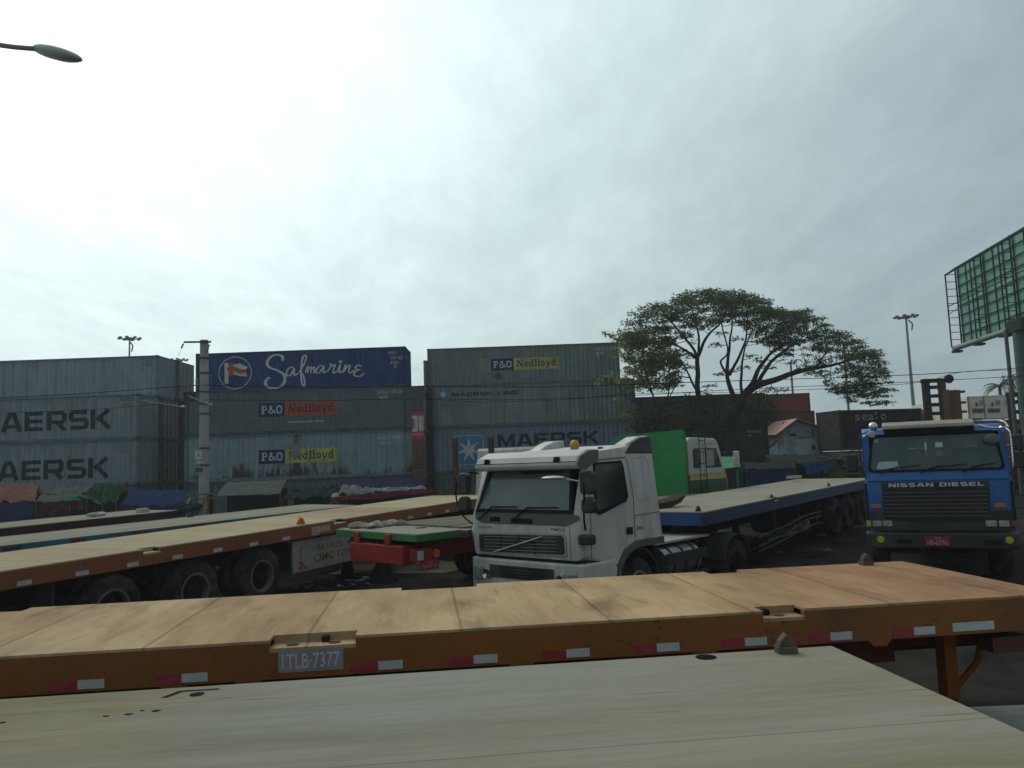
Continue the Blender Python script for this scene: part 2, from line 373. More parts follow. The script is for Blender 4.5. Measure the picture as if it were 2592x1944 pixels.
for j in range(2):
    for i in range(41): m.v.append((-30 + 2 * i, -2 + 10.6 * j + (.25 * noise.noise(V((i * .3, 0, 0))) if j else 0), .012 + gz(0, -2 + 10.6 * j)))
for i in range(40): m.f.append((i, i + 1, 42 + i, 41 + i))
pv = m.obj('pavement', paint('concrete_pavement', (.24, .24, .22), .85, var=.2, sc=1.2, dirt=(.10, .095, .08), damt=.5, bump=.4)); pv['kind'] = 'structure'

# ------------------------------------------------------------------ containers
FRAME_D = {}
def corrugate(L, H, z0, z1, y, sgn, m, x0=.0):
    """corrugated sheet along x at depth y, grooves running inward (sgn=+1: towards +y)"""
    xs = [x0]; k = 0
    br = sorted({(k + t) * PITCHC for k in range(int(L / PITCHC) + 2) for t in (0, .26, .5, .76)})
    xs = [x0] + [b for b in br if x0 < b < L - x0] + [L - x0]
    vs = []
    for x in xs: vs += [(x, y + sgn * corr(x), z0), (x, y + sgn * corr(x), z1)]
    m.add(vs, [(2 * i, 2 * i + 2, 2 * i + 3, 2 * i + 1) for i in range(len(xs) - 1)])
def container(label, x0, y0, z0, L, H, col, frame=None, end='wall', group=None, rust=0, rz=0, streak=True, dirt=(.10, .085, .07), damt=.45, W=2.44, cat='container', name='shipping_container'):
    t = thing(name, label, cat, (x0, y0, z0), rz, group)
    key = 'box_%.3f_%.3f_%.3f_%d' % (*col, rust)
    mt = paint(key, col, .6, var=.16, sc=.9, dirt=dirt, damt=damt, dsc=1.0, streak=streak, rust=rust, lo=.47)
    fr = paint('frame_' + key, tuple(c * .62 for c in (frame or col)), .65, var=.25, sc=3, dirt=(.05, .035, .025), damt=.5)
    m = MB(); corrugate(L, H, .17, H - .09, .03, 1, m, .14); m.obj('side_panel', mt, t, fix=False)
    m = MB(); corrugate(L, H, .17, H - .09, W - .03, -1, m, .14); m.obj('side_panel', mt, t)
    m = MB()   # roof sheet with pressed ribs
    nb = int((L - .3) / .3)
    m.box(.1, L - .1, .07, W - .07, H - .075, H - .03)
    for i in range(nb): m.box(.22 + i * .3, .22 + i * .3 + .13, .05, W - .05, H - .029, H - .004)
    m.obj('roof', mt, t)
    for (xx, yy) in ((0, 0), (L - .16, 0), (0, W - .16), (L - .16, W - .16)):
        m = MB().box(xx, xx + .16, yy, yy + .16, .12, H - .12)
        p = m.obj('corner_post', fr, t)
        for za, zb in ((0, .119), (H - .119, H)): MB().box(xx - .003, xx + .165, yy - .003, yy + .165, za, zb).obj('corner_casting', DSTEEL, p)
    for yy in (0.003, W - .075):
        MB().box(.161, L - .161, yy, yy + .07, H - .1, H - .01).obj('top_rail', fr, t)
        MB().box(.161, L - .161, yy, yy + .07, .01, .17).obj('bottom_rail', fr, t)
    for xx, kind in ((0.003, 'wall'), (L - .073, end)):
        MB().box(xx, xx + .07, .161, W - .161, H - .12, H - .01).obj('end_header', fr, t)
        MB().box(xx, xx + .07, .161, W - .161, .01, .16).obj('end_sill', fr, t)
        m = MB(); out = 1 if xx > 1 else -1; xb = xx + .035
        if kind == 'wall':
            n = 9; vs = []
            w = W - .322
            for i in range(n):
                for t_, dd in ((0, 0), (.3, 0), (.45, .045), (.85, .045), (1, 0)):
                    yy = .161 + w * (i + t_) / n; vs += [(xb + out * (.03 - dd), yy, .16), (xb + out * (.03 - dd), yy, H - .12)]
            m.add(vs, [(2 * i, 2 * i + 2, 2 * i + 3, 2 * i + 1) for i in range(len(vs) // 2 - 1)])
            m.obj('end_panel', mt, t)
        else:
            for q in (0, 1):
                a = .165 + q * (W - .33) / 2
                d = MB(); d.box(min(xb, xb + out * .03), max(xb, xb + out * .03), a, a + (W - .35) / 2, .17, H - .13)
                for h_ in (.45, .95, 1.45, 1.95): d.box(min(xb + out * .03, xb + out * .05), max(xb + out * .03, xb + out * .05), a + .06, a + (W - .35) / 2 - .06, h_, h_ + .05)
                do = d.obj('door', mt, t)
                for s_ in (.28, .78):
                    r = MB().tube([(xb + out * .075, a + s_, .12), (xb + out * .075, a + s_, H - .1)], .02, 6)
                    r.box(min(xb + out * .05, xb + out * .1), max(xb + out * .05, xb + out * .1), a + s_ - .2, a + s_ + .03, .95, 1.0)
                    r.obj('lock_rod', STEEL, do)
    return t
def loc(t, px, py, Y):      # photograph position on the front plane of a container -> its local x, z
    p = at_y(px, py, Y); return p.x - t.location.x, p.z - t.location.z
def marks(t, px, py, Y, s=.14, rows=('xxxx', 'xx'), m=None):   # small stencilled registration rows
    x, z = loc(t, px, py, Y); k = Ink()
    k.font(rows[0], x, z - s, x + s * .62 * len(rows[0]), z)
    for i, r in enumerate(rows[1:]): k.font(r, x + s * .5, z - s * (2.5 + 1.5 * i), x + s * (.5 + .62 * len(r)), z - s * (1.5 + 1.5 * i))
    decal(k, 'stencil', m or WHITEP, t)
def triangle(t, px, py, Y, s=.22):
    x, z = loc(t, px, py, Y); k = Ink().poly([(x - s / 2, z - s / 2), (x + s / 2, z - s / 2), (x, z + s / 2)])
    decal(k, 'warning_triangle', paint('warning_yellow', (.45, .30, .05), .6), t)
c1o = lambda x, y: (x / 3.16, 820 + y / 3.16)
c2o = lambda x, y: (500 + x / 3.16, 820 + y / 3.16)
c3o = lambda x, y: (1000 + x / 3.16, 820 + y / 3.16)
NAVYINK = paint('navy_lettering', (.012, .022, .035), .6, var=.2, sc=3, dirt=(.10, .12, .13), damt=.35, dsc=4)
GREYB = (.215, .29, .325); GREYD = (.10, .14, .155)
Z1, Z2, Z3 = 2.27, 4.75, 7.22; H0 = 2.47
XL = at_y(351, 1114, 43).x; XM = at_y(467, 1100, 43).x; LM = at_y(1029, 1100, 43).x - XM
GS = 'stacked shipping containers'
LL = 12.19
def stack(*a, **k): k.setdefault('group', GS); return container(*a, **k)
# left stack, three rows deep
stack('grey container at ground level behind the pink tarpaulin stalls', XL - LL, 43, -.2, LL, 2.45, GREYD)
la = stack('grey container with large dark letters at far left, just above the tarpaulin stalls', XL - LL, 43, Z1, LL, H0, GREYB)
lb = stack('grey container with large dark letters at far left, upper of the two lettered ones', XL - LL, 43, Z2, LL, H0, GREYB)
XT = at_y(400, 895, 45.5).x
lt = stack('plain pale grey container, highest of the left stack, its ribbed end showing', XT - LL, 45.5, Z3 + .02, LL, H0 - .02, (.235, .315, .355))
x2 = XL + .1
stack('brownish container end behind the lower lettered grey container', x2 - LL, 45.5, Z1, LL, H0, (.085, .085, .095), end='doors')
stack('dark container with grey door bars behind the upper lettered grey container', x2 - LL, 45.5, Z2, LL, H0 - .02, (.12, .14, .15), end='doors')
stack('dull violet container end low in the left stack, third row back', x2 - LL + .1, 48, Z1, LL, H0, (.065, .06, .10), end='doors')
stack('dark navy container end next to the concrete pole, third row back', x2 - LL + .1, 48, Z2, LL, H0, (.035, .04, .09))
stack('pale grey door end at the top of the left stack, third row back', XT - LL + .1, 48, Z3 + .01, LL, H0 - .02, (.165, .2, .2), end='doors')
for t, dx in ((lb, 0), (la, -6)):
    y0, y1 = ((840, 675) if t is lb else (1232, 1063))
    x1, za = loc(t, *c1o(880 if t is lb else 862, y0 - 5), 43); _, zb = loc(t, *c1o(880, y1 + 6), 43)
    xa, _ = loc(t, *c1o(5 if t is lb else -22, y0), 43); full = (x1 - xa); per = full / (1.2 + 1.08 + 1.1 + 1.08 + 1.12 + .8)
    decal(Ink().block('MAERSK', xa - per * 1.5, za, x1, zb), 'lettering', NAVYINK, t)
    triangle(t, *c1o(1012 if t is lb else 998, 712 if t is lb else 1095), 43)
    marks(t, *c1o(957 if t is lb else 945, 590 if t is lb else 965), 43, .2, ('4310 U', '42G1'), paint('faded_ink', (.07, .09, .10), .6))
triangle(lt, *c1o(1167, 382), 45.5, .26); marks(lt, *c1o(1115, 268), 45.5, .2, ('4412 U', '45G1', '7'), MATS['faded_ink'])
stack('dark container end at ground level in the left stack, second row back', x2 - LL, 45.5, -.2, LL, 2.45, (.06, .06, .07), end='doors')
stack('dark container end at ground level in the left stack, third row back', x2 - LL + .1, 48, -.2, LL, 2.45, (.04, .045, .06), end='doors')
# middle stack
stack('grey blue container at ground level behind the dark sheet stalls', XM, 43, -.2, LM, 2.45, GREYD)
ma = stack('rusty blue grey container with a yellow name panel, above the dark sheet stalls', XM, 43, Z1, LM, H0, (.215, .30, .335), rust=1.5, damt=.3)
mb_ = stack('dark grey container with an orange and navy name panel', XM, 43, Z2, LM, H0, (.10, .15, .17))
XS = at_y(1026, 895, 45.5).x
ms = stack('navy blue container with white script lettering and a flag in a ring', XS - LL, 45.5, Z3 + .02, LL, H0 - .02, (.018, .055, .19), damt=.25, dirt=(.05, .07, .10))
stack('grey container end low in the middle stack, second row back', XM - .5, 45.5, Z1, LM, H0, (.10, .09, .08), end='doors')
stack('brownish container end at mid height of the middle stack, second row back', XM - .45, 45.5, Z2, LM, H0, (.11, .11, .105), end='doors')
NAVYP = paint('navy_panel', (.018, .03, .11), .6, var=.2, dirt=(.10, .12, .13), damt=.3, dsc=3)
ORANGEP = paint('orange_panel', (.42, .085, .035), .6, var=.2, dirt=(.15, .12, .1), damt=.3, dsc=3)
YELLOWP = paint('yellow_panel', (.42, .44, .12), .6, var=.2, dirt=(.14, .15, .1), damt=.4, dsc=2)
GREYP = paint('faded_patch', (.19, .235, .245), .6)
def pno(t, Y, c, q0, q1, q2, zA, zB, pm, dark):
    """two-colour name panel: q0..q1 white-on-navy, q1..q2 dark-on-colour"""
    xa, z0 = loc(t, *c(q0, zA), Y); xb, _ = loc(t, *c(q1, zA), Y); xc, z1 = loc(t, *c(q2, zB), Y)
    h = z1 - z0
    a = Ink(); a.rect(xa, z0, xb, z1); decal(a, 'name_panel', NAVYP, t)
    a = Ink(); a.rect(xb + .002, z0, xc, z1); decal(a, 'name_panel', pm, t)
    a = Ink(); a.k = 6; a.serif('P&O', xa + (xb - xa) * .1, z0 + h * .22, xb - (xb - xa) * .06, z0 + h * .8); decal(a, 'lettering', WHITEP, t)
    a = Ink(); a.k = 6; a.serif('Nedlloyd', xb + (xc - xb) * .06, z0 + h * .26, xc - (xc - xb) * .05, z0 + h * .86); decal(a, 'lettering', dark, t)
pno(ma, 43, c2o, 487, 697, 1113, 1122, 988, YELLOWP, paint('ink_green', (.03, .06, .06), .6))
a = Ink(); a.k = 40; x, z = loc(ma, *c2o(742, 1062), 43); x9, z9 = loc(ma, *c2o(820, 960), 43); a.poly([(x, z), (x + .3, z - .1), (x9, z + .25), (x9, z9), (x, z9 + .05)]); decal(a, 'repair_patch', GREYP, ma)
pno(mb_, 43, c2o, 485, 695, 1110, 746, 612, ORANGEP, paint('ink_purple', (.05, .025, .06), .6))
x, z = loc(mb_, *c2o(722, 800), 43); x9, z9 = loc(mb_, *c2o(1008, 760), 43)
decal(Ink().font('www.ponl.com', x, z, x9, z9, .012), 'lettering', WHITEP, mb_)
marks(mb_, *c2o(1435, 530), 43, .2, ('OCLU 1351304', '4310')); marks(ma, *c2o(1447, 895), 43, .2, ('KNLU 334210 5', '4210'))
marks(ms, *c2o(1525, 218), 45.5, .19, ('MSKU', '236 8320', '4301')); triangle(ms, *c2o(1579, 330), 45.5, .25)
L2 = lambda pts: [loc(ms, *c2o(*p), 45.5) for p in pts]
k = Ink()
def script(pts, w0=.1, w1=.16, n=6):
    w0 *= .62; w1 *= .70
    P = [(p.x, p.y) for p in smooth_line([(*q, 0) for q in L2(pts)], n)]; ws = []
    for i in range(len(P)):
        a = P[max(0, i - 1)]; b = P[min(len(P) - 1, i + 1)]; d = V((b[0] - a[0], b[1] - a[1]))
        v = abs(d.y) / (d.length + 1e-6); e = min(1, i / 4 + .35, (len(P) - 1 - i) / 4 + .35); ws.append((w0 + (w1 - w0) * v) * e)
    k.stroke(P, ws, drift=.00008); k.k += 16
script([(678, 295), (676, 262), (640, 245), (595, 255), (560, 290), (556, 325), (585, 352), (640, 372), (688, 405), (697, 450), (668, 495), (610, 512), (560, 502), (541, 470), (555, 440), (582, 427)], .13, .24)
script([(772, 352), (745, 345), (718, 368), (708, 398), (722, 414), (748, 402), (772, 358), (768, 392), (780, 410), (806, 392)], .08, .15)
script([(806, 392), (842, 335), (868, 275), (862, 250), (845, 258), (832, 310), (826, 400), (834, 470), (850, 495), (857, 470), (843, 410), (826, 388)], .08, .16)
script([(862, 395), (878, 345), (884, 345), (880, 395)], .08, .14)
script([(882, 370), (900, 346), (910, 352), (905, 395)], .08, .14)
script([(908, 370), (926, 346), (937, 352), (930, 388), (944, 390)], .08, .14)
script([(1010, 338), (985, 332), (960, 352), (948, 380), (960, 394), (984, 380), (1010, 340), (1006, 380), (1018, 390), (1040, 372)], .08, .14)
script([(1034, 380), (1052, 362), (1070, 330), (1064, 320), (1078, 334), (1102, 328), (1090, 358), (1084, 382), (1096, 392), (1120, 370)], .08, .14)
script([(1120, 370), (1142, 332), (1132, 378), (1142, 390), (1168, 370)], .08, .14)
script([(1166, 392), (1184, 332), (1180, 386)], .08, .14)
script([(1181, 366), (1206, 334), (1220, 338), (1210, 380), (1224, 392), (1252, 368)], .08, .14)
script([(1310, 340), (1288, 330), (1266, 345), (1274, 364), (1296, 368), (1264, 378), (1252, 402), (1274, 420), (1312, 414), (1338, 390)], .09, .15)
x, z = loc(ms, *c2o(1145, 303), 45.5); k.disc(x, z, .09)
xc_, zc_ = loc(ms, *c2o(303, 392), 45.5); rr_ = loc(ms, *c2o(432, 392), 45.5)[0] - xc_
k.stroke([(xc_ + rr_ * cos(2 * pi * i / 32), zc_ + rr_ * sin(2 * pi * i / 32)) for i in range(33)], .045)
k.stroke(L2([(235, 312), (236, 478)]), .22)
k.poly(L2([(243, 318), (290, 325), (340, 318), (404, 346), (380, 375), (402, 420), (340, 418), (290, 405), (243, 416)]))
decal(k, 'lettering', WHITEP, ms)
k = Ink(); k.k = 330
k.stroke(L2([(270, 318), (272, 415)]), .24); k.stroke(L2([(243, 362), (300, 360), (340, 378), (385, 382)]), .22, y=-.166)
decal(k, 'flag_cross', paint('flag_red', (.42, .07, .04), .6), ms)
# right stack
Y3 = 47.0; XR = at_y(1095, 1000, Y3).x; LR = at_y(1608, 1000, Y3).x - XR
R1, R2, R3 = 2.26, 4.92, 7.5
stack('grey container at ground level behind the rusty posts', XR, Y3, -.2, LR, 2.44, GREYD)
ra = stack('blue grey container with a white star on a blue square', XR, Y3, R1, LR, R2 - R1 - .01, (.16, .24, .31), damt=.35)
rb = stack('grey container with small star badge and a line of dark letters', XR, Y3, R2, LR, R3 - R2 - .01, (.205, .245, .26))
XR2 = at_y(1081, 880, 49.6).x
rc = stack('greenish grey container with a yellow name panel, top of the right stack', XR2, 49.6, R3 + .03, at_y(1566, 870, 49.6).x - XR2, 2.56, (.17, .22, .215))
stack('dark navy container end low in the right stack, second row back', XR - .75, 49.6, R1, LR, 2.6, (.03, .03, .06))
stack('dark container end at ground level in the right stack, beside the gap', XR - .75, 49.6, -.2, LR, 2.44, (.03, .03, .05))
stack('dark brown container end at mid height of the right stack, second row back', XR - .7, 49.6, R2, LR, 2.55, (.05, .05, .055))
stack('pale edged container jutting out low beside the gap, third row back', XR - 1.15, 52.2, R1, LR, 2.6, (.2, .2, .2), frame=(.5, .5, .48))  # third row: pale frame colour paints the sunlit left edge
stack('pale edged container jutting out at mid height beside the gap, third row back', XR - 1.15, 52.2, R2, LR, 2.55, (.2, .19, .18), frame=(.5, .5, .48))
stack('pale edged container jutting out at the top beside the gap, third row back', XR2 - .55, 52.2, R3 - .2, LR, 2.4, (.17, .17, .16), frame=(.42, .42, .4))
SKY = paint('sky_blue_panel', (.06, .25, .42), .6, dirt=(.12, .17, .2), damt=.3, dsc=3)
def star(ink, x, z, r, r2):
    ink.poly([(x + (r if i % 2 == 0 else r2) * sin(pi * i / 7), z + (r if i % 2 == 0 else r2) * cos(pi * i / 7)) for i in range(14)])
def badge(t, Y, c, p0, p1, sq):
    xa, za = loc(t, *c(*p0), Y); xb, zb = loc(t, *c(*p1), Y); rr = min(xb - xa, zb - za) * .1
    a = Ink(); pts = []
    for cx, cz, a0 in ((xb - rr, zb - rr, 0), (xa + rr, zb - rr, 90), (xa + rr, za + rr, 180), (xb - rr, za + rr, 270)):
        pts += [(cx + rr * cos(radians(a0 + q)), cz + rr * sin(radians(a0 + q))) for q in (0, 30, 60, 90)]
    a.poly(pts); decal(a, 'name_panel', SKY, t)
    a = Ink(); a.k = 5; star(a, (xa + xb) / 2, (za + zb) / 2, (xb - xa) * .43, (xb - xa) * .15)
    if sq: a.stroke([*pts, pts[0]], .03)
    decal(a, 'star_emblem', WHITEP, t)
badge(rb, Y3, c3o, (343, 600), (425, 528), False); badge(ra, Y3, c3o, (478, 1130), (703, 888), True)
xa, za = loc(rb, *c3o(455, 580), Y3); xb, zb = loc(rb, *c3o(985, 532), Y3); decal(Ink().block('MAERSK LINE', xa, za, xb, zb, .22, .24), 'lettering', NAVYINK, rb)
xa, za = loc(ra, *c3o(825, 985), Y3); xb, zb = loc(ra, *c3o(1622, 862), Y3); decal(Ink().block('MAERSK', xa, za, xb, zb + .05), 'lettering', NAVYINK, ra)
pno(rc, 49.6, c3o, 768, 950, 1308, 374, 260, paint('yellow_panel_b', (.40, .40, .15), .6, var=.2, dirt=(.14, .15, .1), damt=.4, dsc=2), MATS['ink_green'])
xa, za = loc(rc, *c3o(670, 385), 49.6); xb, zb = loc(rc, *c3o(766, 275), 49.6)
decal(Ink().rect(xa, za, xb, zb), 'faded_patch', paint('faded_patch_b', (.2, .22, .21), .6), rc); marks(rc, *c3o(1590, 185), 49.6, .2, ('KNLU 5132781', '4210'))
xa, za = loc(rc, *c3o(785, 420), 49.6); decal(Ink().poly([(xa, za), (xa + .3, za - .3), (xa + .6, za), (xa + .3, za + .3)]), 'hazard_diamond', MATS['faded_ink'], rc)
# column seen through the gap
Yg = 70; zz = [-.2, 2.37, 4.95, 7.58, 9.85]; gc = [(.28, .05, .035), (.13, .045, .04), (.55, .03, .16), (.055, .05, .095)]
gl = ['bright red container at ground level in the gap between the stacks', 'brick red container in the gap under the magenta one', 'magenta container with white letters seen in the gap', 'dark violet container above the magenta one in the gap']
GX = at_y(1072, 1080, Yg).x - 9
for i in range(4):
    t = stack(gl[i], GX, Yg, zz[i], 12.19, zz[i + 1] - zz[i] - .02, gc[i])
    if i == 2:
        xa, za = loc(t, *c2o(1712, 857), Yg); xb, zb = loc(t, *c2o(1757, 738), Yg); x9, _ = loc(t, *c2o(1788, 800), Yg); wl_ = (xb - xa) * 2.1
        k = Ink(); h = zb - za
        k.stroke([(xb - wl_, za + .08), (xb - .12, za + .08), (xb - .12, zb - .08), (xb - wl_, zb - .08)], .28)
        k.stroke([(x9, za), (x9, zb)], .42); k.stroke([(x9 + .25, zb - .1), (x9 + 1.1, za + .1)], .3); k.stroke([(x9 + 1.3, za), (x9 + 1.3, zb)], .35)
        xn, zn = loc(t, *c2o(1718, 893), Yg); xo, zo = loc(t, *c2o(1800, 873), Yg); cw = (xo - xn) / 6.2
        k.font('OCEAN NETWORK EXPRESS', xn - cw * 3.1, zn, xn + cw * 18.5, zo, .01)
        decal(k, 'lettering', WHITEP, t)
# low row to the right, partly behind the trees
GR = 'low container row behind the trees'
def rrow(label, pxr, Y, ztop, h, col, L=12.19, **k): return container(label, at_y(pxr, 1050, Y).x - L, Y, ztop - h, L, h, col, group=GR, **k)
rrow('dark brown container on the second level behind the big tree', 1940, 56, 7.03, 2.55, (.035, .034, .033))
rrow('dark olive container behind the tree trunks under the dark brown one', 1940, 56, 4.45, 2.5, (.03, .034, .034)); 
g1 = rrow('charcoal container with white stencil beside the blue hut', 1941, 50, 4.85, 2.55, (.045, .052, .062)); marks(g1, 1890, 1089, 50, .16, ('TRIU 8125', '45'))
rrow('charcoal container at ground level below the stencilled one', 1941, 50, 2.28, 2.48, (.04, .045, .05))
rrow('orange red container high behind the blue hut', 2053, 62, 7.35, 2.55, (.26, .06, .04)); rrow('rusty brown container under the orange red one', 2062, 58.5, 5.75, 2.55, (.12, .055, .045))
rrow('dull red container low behind the blue hut', 2062, 58.5, 3.18, 2.5, (.22, .025, .025)); 
YS = 50; xs_ = at_y(2125, 1090, YS).x
sc_ = container('nearly black container with broken white letters beside the blue hut', xs_, YS, 2.72, 6.06, 2.57, (.022, .02, .026), frame=(.12, .10, .09), group=GR, rz=radians(12), streak=False, damt=.2)
container('dark container at ground level under the nearly black lettered one', xs_, YS, -.2, 6.06, 2.9, (.025, .025, .028), group=GR, rz=radians(12))
for ch in sc_.children:
    if ch.name.startswith('end_panel'): ch.data.materials[0] = paint('faded_end', (.11, .10, .10), .7, var=.3)
xa, za, xb, zb = 1.2, 1.88, 3.55, 2.28
k = Ink(); w5 = (xb - xa) / 5.1
k.font('s', xa, za, xa + w5 * .85, zb, .02); k.font('e', xa + w5, za, xa + w5 * 1.95, zb, .02); k.font('a', xa + w5 * 2.05, za, xa + w5 * 2.95, zb, .02)
k.rect(xa + w5 * 3.2, zb - .05, xa + w5 * 3.45, zb + .1); k.rect(xa + w5 * 3.3, za + .06, xa + w5 * 3.5, za + .18); k.font('o', xa + w5 * 4, za, xa + w5 * 5.05, zb, .02)
decal(k, 'lettering', paint('dull_white', (.30, .30, .29), .7, dirt=(.05, .05, .05), damt=.7, dsc=4), sc_)
xa -= .72; decal(Ink().poly([(xa, za), (xa + .6, za + .1), (xa + .5, zb), (xa + .1, zb - .1)]), 'faded_emblem', paint('dull_red', (.10, .02, .02), .7), sc_)
# refrigerated containers far right
YF = 82
def reefer(label, pxl, pxr, pyt, pyb, unit, Y=YF):
    a = at_y(pxl, pyb, Y); b = at_y(pxr, pyt, Y); w = b.x - a.x; h = b.z - a.z
    t = thing('refrigerated_container', label, 'container', (a.x, Y, a.z), 0, 'white refrigerated containers')
    wm = paint('reefer_white', (.68, .68, .58), .6, var=.08, dirt=(.25, .18, .10), damt=.35, dsc=.8); rm = paint('reefer_rust', (.22, .11, .06), .8, var=.3)
    MB().box(.12, w - .12, .06, 11.9, .12, h - .12).obj('body', wm, t)
    for xx in (0, w - .119):
        MB().box(xx, xx + .119, 0, .12, 0, h).obj('corner_post', wm if xx else rm, t)
    MB().box(.12, w - .12, 0, .1, h - .119, h).obj('end_header', wm, t); MB().box(.12, w - .12, 0, .1, 0, .119).obj('end_sill', rm, t)
    if unit:
        MB().box(.4, w - .35, -.03, .059, .7, 1.05).obj('cooling_unit', paint('reefer_dark', (.03, .03, .04), .6), t)
        MB().box(.35, w - .3, -.05, .059, 1.05, 1.13).obj('unit_shelf', paint('reefer_blue', (.12, .13, .2), .6), t)
        u = MB().box(.8, 1.0, -.02, .059, 1.35, 1.75).obj('control_panel', MATS['reefer_dark'], t)
        MB().box(1.25, 1.7, -.02, .059, 1.45, 1.95).obj('fan_grille', paint('reefer_grey', (.2, .2, .2), .5), t)
        MB().box(.3, w - .3, .03, .062, h - .9, h - .25).obj('hatch', paint('reefer_panel', (.6, .6, .5), .5), t)
    else:
        MB().box(w * .35, w * .5, .03, .062, h * .6, h * .8).box(w * .68, w * .82, .03, .062, h * .6, h * .8).obj('label_panel', paint('reefer_sign', (.25, .34, .38), .5), t)
    return t
reefer('small cream container left of the two with cooling units', 2429, 2459, 1032, 1062, False, 85)
reefer('white refrigerated container with cooling unit, left of the pair', 2454, 2494, 1002, 1062, True)
reefer('white refrigerated container with cooling unit, right of the pair', 2494, 2535, 1000, 1062, True)
reefer('pale grey container side beside the refrigerated pair', 2537, 2562, 998, 1060, False, 82.5)
xr_ = at_y(2425, 1050, 82).x
container('rusty container under the two refrigerated containers', xr_, 82.5, 2.72, 12.19, 2.6, (.16, .05, .03), group='containers under the refrigerated pair')
container('dark container at the bottom under the refrigerated pair', xr_, 82.5, .1, 12.19, 2.6, (.04, .05, .06), group='containers under the refrigerated pair')
a = at_y(2331, 1065, 90); container('pale grey container far behind the black lettered one', a.x - 1, 90, a.z - 2.5, 6, at_y(2331, 1037, 90).z - a.z + 2.5, (.25, .26, .26), group=GR)
a = at_y(2331, 1062, 75); container('small red container end peeping out behind the rusty mast', a.x - 3, 75, a.z - 1.5, 3.5, at_y(2331, 1048, 75).z - a.z + 1.5, (.3, .03, .03), group=GR)

# ------------------------------------------------------------------ wheels and trailers
WM = {}
def wheel(parent, x, y, z, r=.52, w=.30, out=-1, rimc=STEEL, spin=0):
    key = (r, w, out, rimc.name)
    if key not in WM:
        h = w / 2
        ty = MB().lathe([(r * .56, -h), (r * .70, -h * 1.08), (r * .9, -h * 1.05), (r * .97, -h * .85), (r, -h * .6), (r, -h * .15), (r * .975, -h * .1), (r * .975, h * .1), (r, h * .15), (r, h * .6), (r * .97, h * .85), (r * .9, h * 1.05), (r * .70, h * 1.08), (r * .56, h)], 32, closed=True).mesh('wheel', 35)
        ty.materials.append(TYRE)
        s = out
        rp = MB().lathe([(r * .5, s * h * .2), (r * .5, s * h * 1.0), (r * .555, s * h * 1.06), (r * .575, s * h * 1.0), (r * .56, s * h * .2)], 32, closed=True).mesh('rim', 35); rp.materials.append(rimc)
        hb = MB().lathe([(.02, s * h * .55), (r * .16, s * h * .6), (r * .2, s * h * .3), (r * .33, s * h * .15), (r * .42, s * h * .28), (r * .5, s * h * .22), (r * .5, 0), (.02, 0)], 24)
        for q in range(8):
            a = q * pi / 4; hb.blob((r * .28 * cos(a), s * h * .3, r * .28 * sin(a)), .022, 6, 4)
        hb = hb.mesh('hub', 35); hb.materials.append(CHAS)
        WM[key] = (ty, rp, hb)
    ty, rp, hb = WM[key]
    o = link('wheel', ty, None, parent, loc=(x, y, z)); o.rotation_euler = (0, spin, 0)
    link('rim', rp, None, o); link('hub', hb, None, o); return o
def twist_lock(parent, x, y, z, m=RUST, s=1):
    b = MB().box(x - .07 * s, x + .07 * s, y - .05 * s, y + .05 * s, z, z + .05 * s)
    b.prism([(x - .06 * s, z + .051 * s), (x + .06 * s, z + .051 * s), (x + .05 * s, z + .09 * s), (x, z + .14 * s), (x - .05 * s, z + .09 * s)], y - .035 * s, y + .035 * s)
    return b.obj('twist_lock', m, parent, bevel=.006)
REFR = paint('reflective_red', (.28, .025, .04), .4, var=.1, dirt=DUST, damt=.3, dsc=4); REFW = paint('reflective_white', (.42, .46, .46), .4, var=.1, dirt=DUST, damt=.3, dsc=4)
